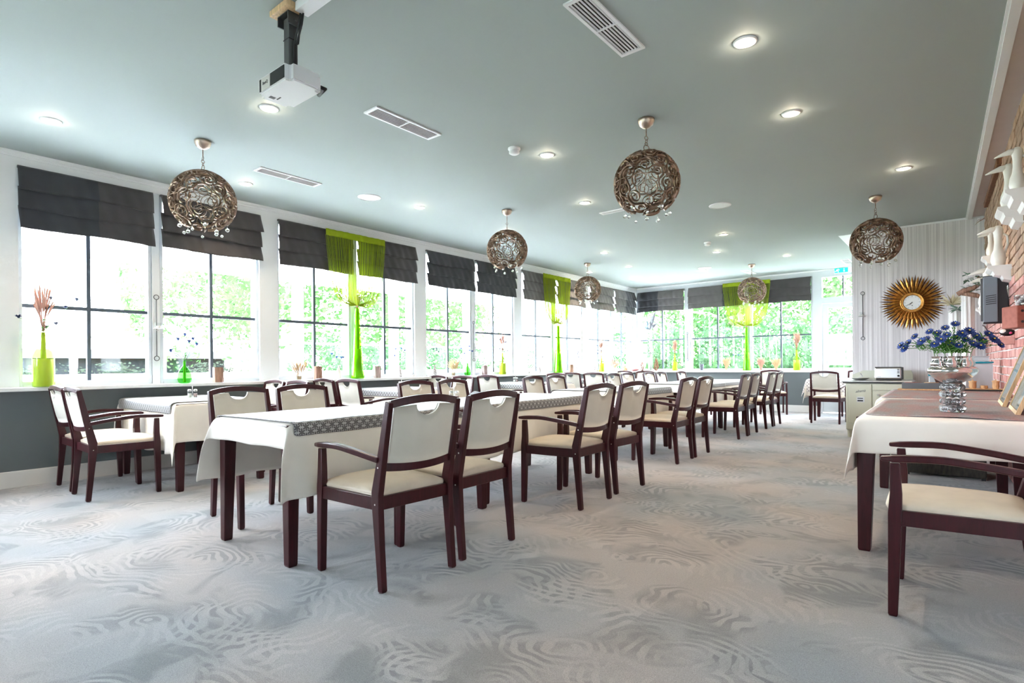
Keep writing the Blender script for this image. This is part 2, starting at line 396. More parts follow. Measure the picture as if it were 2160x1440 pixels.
# ================================================================== ROOM
YR = -7.5                                                   # rear wall behind the camera
def wxr(y): return .202 + (9.794-y)*.0312                    # face of the brick wall
def cxr(y): return .227 - (y-4.05)*.0314                     # edge of the sage ceiling
b = B(); b.box((WX-.25, YR-.2, -.06), (1.2, BY+.25, 0)); struct(b.build('floor', CARPET))
b = B(); b.prism([(WX, YR), (cxr(YR), YR), (cxr(PY), PY), (1.1, PY), (1.1, BY), (WX, BY)], CEIL, CEIL+.12); struct(b.build('ceiling', CEILM))
b = B(); b.prism([(cxr(YR), YR), (wxr(YR)+.02, YR), (wxr(PY)+.02, PY), (cxr(PY), PY)], CEIL-.004, CEIL+.12); struct(b.build('trim_1', SOFF))
b = B(); b.prism([(cxr(YR)-.03, YR), (cxr(YR)+.02, YR), (cxr(PY)+.02, PY), (cxr(PY)-.03, PY)], CEIL-.03, CEIL-.0045)
b.prism([(cxr(YR)-.045, YR), (cxr(YR)-.03, YR), (cxr(PY)-.03, PY), (cxr(PY)-.045, PY)], CEIL-.015, CEIL-.001); struct(b.build('trim_2', WHITE))
SILL = .88; HEAD = 2.85; TH = .22
BAYS = [1.10+2.41*k for k in range(-1, 5)]
# left wall
b = B(); b.box((WX-TH, YR, 0), (WX, BY+.2, SILL-.03))
wl = struct(b.build('wall_left', DADO))
b = B(); b.box((WX-TH, YR, HEAD), (WX, BY+.2, CEIL))
prev = YR
for y0 in BAYS + [BY+.2]:
    b.box((WX-TH, prev, SILL-.03), (WX, y0, HEAD))
    if y0 < BY: b.box((WX-TH, y0+1.055, SILL-.03), (WX-.02, y0+1.125, HEAD))
    prev = y0+2.18
b.build('upper_wall', WHITE, wl, label='white painted window piers and header')
def window(n, axis, a0, a1, ztop=HEAD, zsill=SILL, zmid=1.615, horiz=True, vert=True):
    "frame with muntins and panes; axis 'x' = left wall (runs in Y), 'y' = back wall (runs in X)"
    def bx(bb, u0, u1, d0, d1, z0, z1):
        if axis == 'x': bb.box((WX-d1, u0, z0), (WX-d0, u1, z1))
        elif axis == 'r': bb.box((u0, YR-d1, z0), (u1, YR-d0, z1))
        else: bb.box((u0, BY+d0, z0), (u1, BY+d1, z1))
    f = B(); fwid = .028
    bx(f, a0, a0+fwid, .03, .13, zsill, ztop); bx(f, a1-fwid, a1, .03, .13, zsill, ztop)
    bx(f, a0+fwid, a1-fwid, .03, .13, zsill, zsill+.05); bx(f, a0+fwid, a1-fwid, .03, .13, ztop-.05, ztop)
    bx(f, a0+fwid, a1-fwid, .02, .03, zsill, zsill+.022)
    fr = struct(f.build('window_%d' % n, GREYW)); am = (a0+a1)/2
    if horiz: m = B(); bx(m, a0+fwid, a1-fwid, .06, .10, zmid-.016, zmid+.016); m.build('muntin', MUNT, fr)
    if vert:
        for (z0, z1) in (((zsill+.05, zmid-.016), (zmid+.016, ztop-.05)) if horiz else ((zsill+.05, ztop-.05),)):
            m = B(); bx(m, am-.016, am+.016, .06, .10, z0, z1); m.build('muntin', MUNT, fr)
    for (u0, u1) in ((a0+fwid, am-.016), (am+.016, a1-fwid)):
        for (z0, z1) in ((zsill+.05, zmid-.016), (zmid+.016, ztop-.05)):
            p = B(); bx(p, u0, u1, .079, .083, z0, z1); p.build('pane', GLASS, fr)
    return fr
n = 1
WINS = []
for y0 in BAYS:
    for k in (0, 1.13):
        window(n, 'x', y0+k, y0+k+1.05); WINS.append((y0+k, y0+k+1.05)); n += 1
# window sill board along the left wall, crown trim, baseboards
b = B(); b.rbox((WX-.10, YR, SILL-.035), (WX+.115, BY+.0, SILL), .006); struct(b.build('trim_3', WHITE))
b = B(); b.box((WX, YR, CEIL-.03), (WX+.03, BY, CEIL)); b.box((WX, YR, CEIL-.05), (WX+.014, BY, CEIL-.03)); struct(b.build('trim_4', WHITE))
b = B(); b.rbox((WX, YR, 0), (WX+.016, BY, .145), .004); struct(b.build('baseboard_left', SKIRT))
# back wall
BW = [(-6.46, -5.24), (-5.14, -3.84), (-3.75, -2.50)]
b = B(); b.box((WX, BY, 0), (-2.38, BY+TH, SILL-.0)); b.box((-1.30, BY, 0), (1.2, BY+TH, 1.2))
wb = struct(b.build('wall_back', DADO))
b = B(); b.box((WX, BY, HEAD), (1.2, BY+TH, CEIL))
prev = WX
for a0, a1 in BW + [(-2.38, -1.30)]:
    b.box((prev, BY-.0005, SILL), (a0, BY+TH, HEAD)); prev = a1
b.box((-1.30, BY, 1.2), (1.2, BY+TH, HEAD)); b.box((-2.5, BY+.0005, SILL), (-2.38, BY+TH, HEAD))
b.build('upper_wall', GREYW, wb, label='pale grey window posts and header')
for a0, a1 in BW: window(n, 'y', a0, a1, zmid=1.645); n += 1
b = B(); b.rbox((WX, BY-.10, SILL-.035), (-2.40, BY+.05, SILL+.005), .006); struct(b.build('trim_5', WHITE))
b = B(); b.box((WX, BY-.03, CEIL-.03), (1.1, BY, CEIL)); struct(b.build('trim_6', WHITE))
b = B(); b.rbox((WX, BY-.016, 0), (-2.40, BY, .145), .004); struct(b.build('baseboard_back', SKIRT))
# garden door with a fanlight
d = B(); x0, x1 = -2.38, -1.30
d.box((x0, BY+.0, 0), (x0+.06, BY+.12, HEAD)); d.box((x1-.06, BY, 0), (x1, BY+.12, HEAD)); d.box((x0+.06, BY, HEAD-.04), (x1-.06, BY+.12, HEAD)); d.box((x0+.06, BY, 2.27), (x1-.06, BY+.12, 2.39))
dr = struct(d.build('door_1', GREYW))
lf = B(); lx0, lx1 = x0+.065, x1-.065
lf.box((lx0, BY+.02, .02), (lx0+.10, BY+.07, 2.26)); lf.box((lx1-.10, BY+.02, .02), (lx1, BY+.07, 2.26)); lf.box((lx0+.1, BY+.02, .02), (lx1-.1, BY+.07, .94)); lf.box((lx0+.1, BY+.02, 2.17), (lx1-.1, BY+.07, 2.26))
lv = lf.build('door_leaf', GREYW, dr)
p = B(); p.box((lx0+.1, BY+.04, .94), (lx1-.1, BY+.045, 2.17)); p.build('pane', GLASS, lv)
hn = B(); hn.boxc((lx0+.05, BY+.012, 1.05), (.03, .01, .16)); hn.tube([(lx0+.05, BY+.01, 1.07), (lx0+.05, BY-.035, 1.07), (lx0+.15, BY-.035, 1.07)], .008, 8); hn.build('handle', STEEL, lv)
p = B(); p.box((x0+.06, BY+.05, 2.39), (x1-.06, BY+.055, HEAD-.04)); p.build('pane', GLASS, dr, label='fanlight pane above the door')
m = B(); m.box((-1.955, BY+.04, 2.39), (-1.93, BY+.07, HEAD-.04)); m.build('muntin', MUNT, dr)
# partition with ribbed wallpaper, side room behind it, rear wall
b = B(); b.box((-1.32, PY, 0), (wxr(PY)+.2, PY+.16, CEIL)); pw = struct(b.build('wall_partition', WALLP))
b = B(); b.box((-1.32, PY-.012, CEIL-.022), (.19, PY, CEIL)); b.box((-1.32, PY-.022, CEIL-.01), (.19, PY-.012, CEIL)); struct(b.build('trim_7', WHITE))
b = B(); b.box((-1.50, PY+.06, CEIL-.006), (1.1, BY, CEIL)); struct(b.build('trim_8', WHITE))
b = B(); b.box((1.1, PY, 0), (1.25, BY, CEIL)); struct(b.build('wall_side', WHITE))
b = B(); prev = WX-TH; RW_ADDED = [(-5.9, -3.9)]  # unseen rear window, added to light the faces turned towards the camera
for a0, a1 in RW_ADDED + [(1.1, 1.1)]: b.box((prev, YR-.2, SILL), (a0, YR, 2.62)); prev = a1
b.box((WX-TH, YR-.2, 0), (1.1, YR, SILL)); b.box((WX-TH, YR-.2, 2.62), (1.1, YR, CEIL)); struct(b.build('wall_rear', SOFF))
for a0, a1 in RW_ADDED: window(n, 'r', a0, a1, ztop=2.62); n += 1
# brick wall: mortar bed with proud bricks
b = B(); b.prism([(wxr(YR), YR), (wxr(YR)+.25, YR), (wxr(PY)+.25, PY), (wxr(PY), PY)], 0, CEIL-.004); wr = struct(b.build('wall_right', MORTAR))
ang = math.atan2(-.0312, 1)   # wall direction in plan
wd = V((-.0312, 1, 0)).normalized(); wn = V((-1, -.0312, 0)).normalized()
bmz = B(); bmz.rbox((-.013, -.1025, -.031), (.01, .1025, .031), .003); bm_red = bmz.mesh('brick', BRICK); bm_tan = bmz.mesh('brick', BRICKU)
rest = B(); restu = B(); first = True; R3 = Matrix.Rotation(math.atan(.0312), 3, 'Z')
for ci in range(39):
    z = .04 + ci*.0755; off = (ci % 2)*.109
    yy = 3.0 + .12 + off
    while yy < PY-.11:
        x = wxr(yy); tan = z > 1.75 + .1*math.sin(yy*2)
        jz = random.uniform(-.003, .003); jd = random.uniform(-.004, .004)
        if 5.35 < yy < 7.45 and z > .72:
            o = bpy.data.objects.new('brick', bm_tan if tan else bm_red); COL.objects.link(o); o.parent = wr; o.location = (x+jd, yy, z+jz); o.rotation_euler = (0, 0, math.atan(.0312))
        else:
            (restu if tan else rest).boxc((x-.0015+jd, yy, z+jz), (.023, .205, .062), R3)
        yy += .218
b = B(); b.prism([(wxr(YR)-.014, YR), (wxr(YR)+.01, YR), (wxr(3.0)+.01, 3.0), (wxr(3.0)-.014, 3.0)], 0, CEIL-.005); b.build('bounce_facing', WHITE, wr, label='unseen white wall facing beside the camera, added to bounce light')  # white facing out of view, added to bounce light onto the chair backs
tag(rest.build('brickwork', BRICK, wr), kind='stuff'); tag(restu.build('brickwork', BRICKU, wr), kind='stuff')
# ================================================================== CEILING FIXTURES
def ceiling_light(loc):
    t = thing('ceiling_downlight', '', 'downlight', loc, 0, 'recessed downlights')
    r = B(); r.lathe([(.036, .0), (.036, -.004), (.05, -.008), (.066, -.007), (.070, 0)], 28, cap=False); r.build('trim_ring', WHITE, t)
    g = B(); g.lathe([(.036, -.001), (.026, -.004), (0.0001, -.006)], 20, cap=False); g.build('lamp', BULB, t)
    return t
SP = [(-5.5, 1.13, 'nearest the left edge of the picture'), (-4.02, 2.11, 'just below the projector'), (-5.85, 2.81, 'near the windows left of the round speaker'), (-5.14, 4.58, 'right of the round speaker by the windows'),
 (-2.98, 4.21, 'beside the large smoke detector'), (-1.02, 3.51, 'largest, beside the nearest vent'), (-1.04, 4.74, 'right of the large front pendant'), (-.47, 6.81, 'nearest the clock wall pendant'), (-3.51, 5.73, 'left of the front round pendant at its lower edge'),
 (-5.1, 6.2, 'hidden partly behind the middle pendant rod'), (-2.8, 8.49, 'above the small smoke detector'), (-3.33, 9.73, 'below the small smoke detector'), (-4.83, 8.5, 'alone between window and centre, mid depth'), (-5.15, 10.01, 'left of the far round speaker'),
 (-5.85, 11.57, 'closest to the far corner'), (-6.08, 10.07, 'behind the rod of the fourth window pendant'), (-4.21, 11.51, 'touching the far round speaker'), (-2.49, 10.92, 'far right before the garden door')]
first = None
for x, y, s in SP:
    if first is None: first = ceiling_light((x, y, CEIL)); o = first
    else: o = dup(first, (x, y, CEIL))
    o['label'] = 'lit recessed ceiling downlight, ' + s
    l = bpy.data.lights.new('downlight_beam', 'SPOT'); l.energy = SPOT_W; l.color = (1, .80, .58); l.spot_size = math.radians(115); l.spot_blend = .8; l.shadow_soft_size = .03
    lo = bpy.data.objects.new('downlight_beam', l); COL.objects.link(lo); lo.location = (x, y, CEIL-.02)
    l = bpy.data.lights.new('downlight_glow', 'POINT'); l.energy = .35; l.color = (1, .85, .65); l.shadow_soft_size = .02
    lo = bpy.data.objects.new('downlight_glow', l); COL.objects.link(lo); lo.location = (x, y, CEIL-.03)
def vent(loc, L, W, label, rz=0, slats=6):
    t = thing('ceiling_vent', label, 'vent', loc, rz, 'ceiling vents')
    f = B(); e = .018; hl, hw = L/2, W/2
    for a in ((-hw, -hl, -.010, -hw+e, hl, 0), (hw-e, -hl, -.010, hw, hl, 0), (-hw+e, -hl, -.010, hw-e, -hl+e*1.4, 0), (-hw+e, hl-e*1.4, -.010, hw-e, hl, 0)): f.box(a[:3], a[3:])
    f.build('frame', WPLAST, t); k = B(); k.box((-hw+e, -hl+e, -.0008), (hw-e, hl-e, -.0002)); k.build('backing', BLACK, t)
    c = B(); c.box((-hw+e, -.006, -.009), (hw-e, .006, -.002)); c.build('crossbar', WPLAST, t)
    proto = None
    for i in range(slats):
        x = -hw+e + (i+.5)*(W-2*e)/slats
        if proto is None: s_ = B(); s_.boxc((0, 0, 0), (.0035, L-2.8*e, .008), Matrix.Rotation(.5, 3, 'Y')); proto = s_.build('slat', WPLAST, t, (x, 0, -.0048))
        else: inst(proto, t, (x, 0, -.0048))
vent((-1.585, 2.84, CEIL), .66, .16, 'white slatted ceiling vent at the top of the picture, nearest')
vent((-3.46, 2.93, CEIL), .66, .16, 'white slatted ceiling vent right of the projector')
vent((-5.32, 2.99, CEIL), .66, .15, 'white slatted ceiling vent near the left pendant')
vent((-3.28, 6.28, CEIL), .66, .10, 'narrow white ceiling vent behind the large front pendant', PI/2, 4)
vent((-5.35, 12.3, CEIL), .60, .15, 'small white ceiling vent near the far left corner')
vent((-3.55, 12.3, CEIL), .60, .15, 'small white ceiling vent behind the farthest pendant')
vent((-1.75, 12.3, CEIL), .60, .15, 'small white ceiling vent above the exit sign')
def smoke(loc, label):
    t = thing('smoke_detector', label, 'smoke detector', loc); a = B(); a.lathe([(.055, 0), (.056, -.012), (.05, -.02), (.048, -.022)], 28); a.build('base', WPLAST, t)
    c = B(); c.lathe([(.042, -.022), (.042, -.034), (.046, -.036), (.046, -.046), (.03, -.056), (.0001, -.058)], 28, cap=False); c.build('sensor_head', WPLAST, t)
smoke((-3.11, 3.89, CEIL), 'white smoke detector between the two nearest pendants'); smoke((-3.18, 8.87, CEIL), 'small white smoke detector deep in the room')
for x, y, s in ((-5.27, 3.94, 'near the windows'), (-2.32, 6.91, 'right of the large front pendant'), (-4.07, 11.19, 'near the far windows')):
    t = thing('ceiling_speaker', 'flat round white ceiling speaker ' + s, 'speaker', (x, y, CEIL), 0, 'ceiling speakers')
    a = B(); a.lathe([(.13, 0), (.128, -.008), (.115, -.009)], 36, cap=False); a.build('rim', WPLAST, t); a = B(); a.lathe([(.1155, -.006), (.0001, -.0065)], 36, cap=False); a.build('grille', WHITE, t)
# exit sign
t = thing('exit_sign', 'green and white emergency exit sign with running man and arrow above the door', 'exit sign', (-1.93, BY-.035, 2.915))
b = B(); b.rbox((-.16, 0, -.052), (.16, .035, .052), .004); b.build('housing', WPLAST, t)
GSIGN = mat('sign_green', (0, .30, .22), .4, emit=(0, .38, .28), estr=.5); WSIGN = mat('sign_white', (.9, .95, .92), .4, emit=(.9, 1, .95), estr=.5)
b = B(); b.box((-.15, -.003, -.045), (.09, -.0005, .045)); b.build('green_panel', GSIGN, t); b = B(); b.box((.095, -.003, -.045), (.15, -.0005, .045)); b.build('white_panel', WSIGN, t)
b = B()
for pts, wd_ in ((((-.085, .030), (-.080, .030)), .012), (((-.085, .020), (-.10, -.004)), .014), (((-.10, -.004), (-.08, -.020), (-.085, -.038)), .008), (((-.10, -.004), (-.125, -.014), (-.143, -.014)), .008), (((-.088, .016), (-.068, .008), (-.058, .014)), .006), (((-.088, .016), (-.11, .018), (-.118, .006)), .006)):
    for (ax, az), (bx_, bz) in zip(pts, pts[1:]): b.sweep([(ax, -.0045, az), (bx_, -.0045, bz)], wd_, .002, side=(0, 0, 1) if abs(bx_-ax) > abs(bz-az) else (1, 0, 0))
b.prism([(.005, -.012), (.035, -.012), (.02, -.036)], .0035, .0055, Matrix(((1, 0, 0, 0), (0, 0, -1, 0), (0, 1, 0, 0), (0, 0, 0, 1)))); b.box((.016, -.0055, -.012), (.024, -.0035, .034)); b.build('pictogram', WSIGN, t)
# ================================================================== ROMAN BLINDS
def blind(loc, rz, wdt, label, split=None, m1=BLIND3, m2=None, hgt=.545, seed=0):
    rnd = random.Random(seed); t = thing('roman_blind', label, 'blind', loc, rz, 'roman blinds')
    b = B(); b.box((0, -.035, -.018), (wdt, -.002, 0)); b.build('headrail', m1, t)
    zs = [0, -.205, -.375, -hgt]; ph = [rnd.uniform(0, 6.28) for _ in range(12)]
    for k in range(3):
        z0, z1 = zs[k], zs[k+1]; ztop = z0 + (.02 if k else 0); lean = rnd.uniform(-.012, .012)
        def fn(u, v):
            bow = .012*math.sin(v*PI) + (.055 if k == 0 else .045)*v**1.4
            wr_ = .0055*math.sin(u*wdt*21+ph[k]+v*2.3)*math.sin(v*2.6+.2) + .004*math.sin(u*wdt*47+ph[k+3]-v*3) + .006*math.sin(u*wdt*9+ph[k+6]+v*4)
            sag = .006*math.sin(u*PI*2.2+ph[k+6]) * v
            curl = 0
            zz = ztop + (z1-.012-ztop)*min(1, v/.93); yy = -.038 - bow - wr_*(.4+v)
            if v > .93: yy += .03; zz += .012
            return (u*wdt + (lean*v if .02 < u < .98 else lean*v*1.6), yy, zz + sag)
        b = B(); nu = max(24, int(wdt*44)); nv = 12
        b.grid(nu, nv, fn)
        if split is not None and m2:  # fold switches to the second material past the split across its width
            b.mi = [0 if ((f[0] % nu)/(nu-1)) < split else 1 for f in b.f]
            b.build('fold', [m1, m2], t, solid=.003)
        else: b.build('fold', m1, t, solid=.003)
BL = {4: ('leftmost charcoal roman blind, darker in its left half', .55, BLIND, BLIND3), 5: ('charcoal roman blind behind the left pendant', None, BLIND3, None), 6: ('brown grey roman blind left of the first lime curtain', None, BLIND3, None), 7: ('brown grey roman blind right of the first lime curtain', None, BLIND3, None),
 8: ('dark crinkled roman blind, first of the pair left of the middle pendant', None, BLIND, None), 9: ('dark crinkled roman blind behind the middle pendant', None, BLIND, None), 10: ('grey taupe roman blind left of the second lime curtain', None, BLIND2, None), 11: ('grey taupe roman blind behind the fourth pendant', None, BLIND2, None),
 12: ('small taupe roman blind right of the fourth pendant', None, BLIND2, None), 13: ('small roman blind next to the far corner, darker in its right half', .5, BLIND2, BLIND)}
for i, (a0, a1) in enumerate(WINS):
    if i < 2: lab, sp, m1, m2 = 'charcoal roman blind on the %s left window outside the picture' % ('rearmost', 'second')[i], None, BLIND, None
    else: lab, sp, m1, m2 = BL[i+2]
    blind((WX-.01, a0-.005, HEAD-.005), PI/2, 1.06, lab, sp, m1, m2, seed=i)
for (a0, a1), lab, sp, m1, m2 in ((BW[0], 'roman blind on the back wall beside the corner, darker in its left half', .45, BLIND, BLIND2), (BW[1], 'taupe roman blind on the back wall left of the third lime curtain', .62, BLIND2, BLIND), (BW[2], 'slate roman blind on the back wall beside the door', None, BLIND3, None)):
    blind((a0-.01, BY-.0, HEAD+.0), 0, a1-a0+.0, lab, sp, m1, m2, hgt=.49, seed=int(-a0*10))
# ================================================================== PENDANTS
def pendant():
    t = thing('pendant_lamp', '', 'pendant lamp', (0, 0, 0), 0, 'scrollwork globe pendants')
    b = B(); b.lathe([(.062, 0), (.066, -.004), (.064, -.022), (.052, -.048), (.03, -.066), (.008, -.074), (.0001, -.075)], 28, cap=False); b.build('canopy', CHAMP, t)
    b = B(); b.tube([(0, 0, -.07), (0, 0, -.135)], .004, 8); b.build('rod', BRASSY, t)
    def ring(bb, c, r, rt, ax):
        pts = [(c[0]+(r*math.cos(a) if ax == 'x' else 0), c[1]+(r*math.cos(a) if ax == 'y' else 0), c[2]+r*math.sin(a)) for a in [2*PI*i/18 for i in range(19)]]; bb.tube(pts, rt, 5)
    for c, r, ax in ((-.15, .016, 'x'), (-.176, .013, 'y'), (-.198, .013, 'x')):
        b = B(); ring(b, (0, 0, c), r, .0025, ax); b.build('chain_link', BRASSY, t)
    b = B(); ring(b, (0, 0, -.232), .026, .003, 'x'); b.build('hanging_ring', BRASSY, t)
    R = .262; cz = -.515; sc = B(); golden = PI*(3-5**.5); NS = 58; rnd = random.Random(3)
    for i in range(NS):
        y = 1-2*(i+.5)/NS
        if y < -.80: continue
        rad = math.sqrt(1-y*y); th = golden*i; nrm = V((rad*math.cos(th), rad*math.sin(th), y))
        e1 = nrm.orthogonal().normalized(); e2 = nrm.cross(e1); a0 = rnd.uniform(0, 6.28); sg = rnd.choice((-1, 1)); turns = rnd.uniform(1.5, 2.0); rm = rnd.uniform(.062, .082)
        pts = []
        for k in range(27):
            q = k/26; rho = rm*(.13+.87*q**.8); an = a0+sg*turns*2*PI*q
            pts.append(((nrm*R + (e1*math.cos(an)+e2*math.sin(an))*rho).normalized()))
        # tail that runs on to a neighbour
        an = a0+sg*turns*2*PI; d = (e1*math.cos(an)+e2*math.sin(an)); tg = (e2*math.cos(an)-e1*math.sin(an))*sg
        for q in (.03, .055, .08): pts.append((nrm*R + d*(rm - q*.15) + tg*q).normalized())
        vs = []; fs = []; m = len(pts); wdn = .028
        for k, pnt in enumerate(pts):
            P0 = pnt*R; tv = (pts[min(k+1, m-1)]-pts[max(k-1, 0)]); sdv = pnt.cross(tv).normalized()*.0013
            for q in (P0+sdv, P0-sdv, P0-pnt*wdn-sdv, P0-pnt*wdn+sdv): vs.append(q*1.0 + V((0, 0, cz)))
        for k in range(m-1):
            for j in range(4): fs.append((k*4+j, k*4+(j+1) % 4, (k+1)*4+(j+1) % 4, (k+1)*4+j))
        sc.add(vs, fs, True)
    for zz in (-.0, .8):   # two hoops that hold the scrolls
        rr_ = R*.985*math.sqrt(1-zz*zz); sc.tube([(rr_*math.cos(a), rr_*math.sin(a), cz+zz*R) for a in [2*PI*i/48 for i in range(49)]], .0025, 5)
    sc.build('scrollwork', BRASSY, t)
    b = B(); b.lathe([(.0001, -.25), (.03, -.256), (.05, -.262), (.052, -.268), (.0001, -.27)], 20, cap=False); b.tube([(0, 0, -.25), (0, 0, -.40)], .006, 8); b.build('inner_stem', BRASSY, t)
    proto = None
    for i in range(10):
        a = 2*PI*i/10+.3; rr_ = .185 if i % 2 else .15; z = cz-.235-(.0 if i % 2 else .035)
        if proto is None:
            b = B(); b.sphere((0, 0, 0), .017, ico=2); b.tube([(0, 0, .016), (0, 0, .05)], .0008, 4); proto = b.build('crystal_drop', CRYST, t, (rr_*math.cos(a), rr_*math.sin(a), z))
        else: inst(proto, t, (rr_*math.cos(a), rr_*math.sin(a), z), scale=(1, 1, 1) if i % 2 else (.72, .72, .72))
    return t
pp = pendant()
for i, (x, y, s, sc_) in enumerate(((-5.03, 2.05, 'nearest the left windows', 1.0), (-1.95, 4.11, 'largest, right of the picture centre', .985), (-4.42, 5.37, 'in front of the middle blinds', .97), (-5.57, 9.16, 'beside the second lime curtain', .97), (-3.23, 11.4, 'in front of the third lime curtain', 1.0), (-.81, 7.74, 'in front of the clock wall', 1.02))):
    o = pp if i == 0 else dup(pp, (0, 0, 0)); o.location = (x, y, CEIL); o.rotation_euler = (0, 0, i*1.1); o['label'] = 'round bronze scrollwork pendant with crystal drops, ' + s; o.scale = (sc_,)*3
# ================================================================== PROJECTOR
t = thing('projector', 'white projector hung upside down from a grey ceiling pole', 'projector', (-2.84, 1.615, CEIL))
b = B(); b.rbox((-.085, -.075, -.032), (.095, .03, -.001), .003); b.build('mounting_board', PINEW, t)
b = B(); b.box((-.055, -.045, -.085), (-.048, .035, -.032)); b.box((.048, -.045, -.10), (.055, .035, -.032)); b.boxc((0, -.005, -.034), (.11, .08, .004)); b.tube([(-.06, 0, -.07), (.06, 0, -.07)], .006, 8); b.build('bracket', DSTEEL, t)
b = B(); b.rbox((-.026, -.026, -.315), (.026, .026, -.05), .003); b.box((-.029, -.004, -.30), (-.026, .004, -.1)); b.build('pole', DSTEEL, t)
b = B(); b.box((-.028, -.028, -.165), (.028, .028, -.160)); b.build('cable_tie', BLACK, t)
b = B(); b.sphere((0, 0, -.325), .028, 12, (1, 1, .8)); b.boxc((-.02, 0, -.352), (.20, .03, .006), Matrix.Rotation(-.06, 3, 'Y')); b.tube([(-.14, .0, -.345), (-.06, .0, -.345)], .02, 10); b.build('swivel_joint', DSTEEL, t)
b = B(); b.cm = 0; X0, X1, Y0, Y1, Z0, Z1 = -.175, .155, -.105, .10, -.447, -.365
bm = bmesh.new(); bmesh.ops.create_cube(bm, size=1)
for v in bm.verts: v.co = V(((X0+X1)/2+v.co.x*(X1-X0), (Y0+Y1)/2+v.co.y*(Y1-Y0), (Z0+Z1)/2+v.co.z*(Z1-Z0)))
bmesh.ops.bevel(bm, geom=[e for e in bm.edges if abs(e.verts[0].co.z-e.verts[1].co.z) > .01], offset=.03, segments=5, affect='EDGES'); bmesh.ops.bevel(bm, geom=[e for e in bm.edges if e.verts[0].co.z < -.44 and e.verts[1].co.z < -.44 and len(e.link_faces) == 2], offset=.008, segments=2, affect='EDGES')
b.frombm(bm); cs = b.build('casing', WPLAST, t)
b = B(); b.box((-.02, Y0-.003, -.437), (.12, Y0+.002, -.372)); b.build('air_grille', BLACK, cs); b = B(); b.box((-.135, Y0-.003, -.437), (-.115, Y0+.002, -.372)); b.box((X0-.004, -.06, -.435), (X0+.002, .07, -.375)); b.build('air_grille', BLACK, cs)
b = B(); b.rbox((-.115, Y0-.005, -.440), (-.022, Y0+.001, -.370), .004); b.build('side_plate', BEIGEP, cs)
b = B(); b.box((-.12, -.02, -.4485), (-.08, -.013, -.4465)); b.box((-.13, -.06, -.4485), (-.105, -.03, -.4465)); b.build('vent_slots', BLACK, cs)
b = B(); b.box((.09, Y1-.006, -.46), (.12, Y1+.03, -.40)) if False else b.tube([(.1, Y1-.01, -.40), (.12, Y1+.03, -.41), (.05, Y1+.035, -.42)], .012, 8); b.build('lens_cap', BLACK, cs)
tc = bpy.data.curves.new('lettering', 'FONT'); tc.body = 'BenQ'; tc.size = .024; tc.extrude = .0006; tc.align_x = 'CENTER'; tc.align_y = 'CENTER'
text_mesh(tc, TEXTM, cs, (-.068, Y0-.0062, -.405), (PI/2, 0, 0))
b = B()
for k, (dx, dy) in enumerate(((.0, .0), (.012, .01), (-.01, .012))): b.tube([(.10+dx, .0+dy, -.045), (.085+dx, .0+dy, -.10), (.055, .0+dy, -.15-.02*k), (.034, dy, -.19), (.032, dy, -.33)], .0055, 6)
b.build('cable', BLACK, t)
b = B(); b.rbox((-2.742, 1.585, CEIL-.05), (-1.2, 1.66, CEIL-.001), .003); tag(b.build('cable_duct', WPLAST), 'white plastic cable duct running along the ceiling from the projector', 'cable duct')
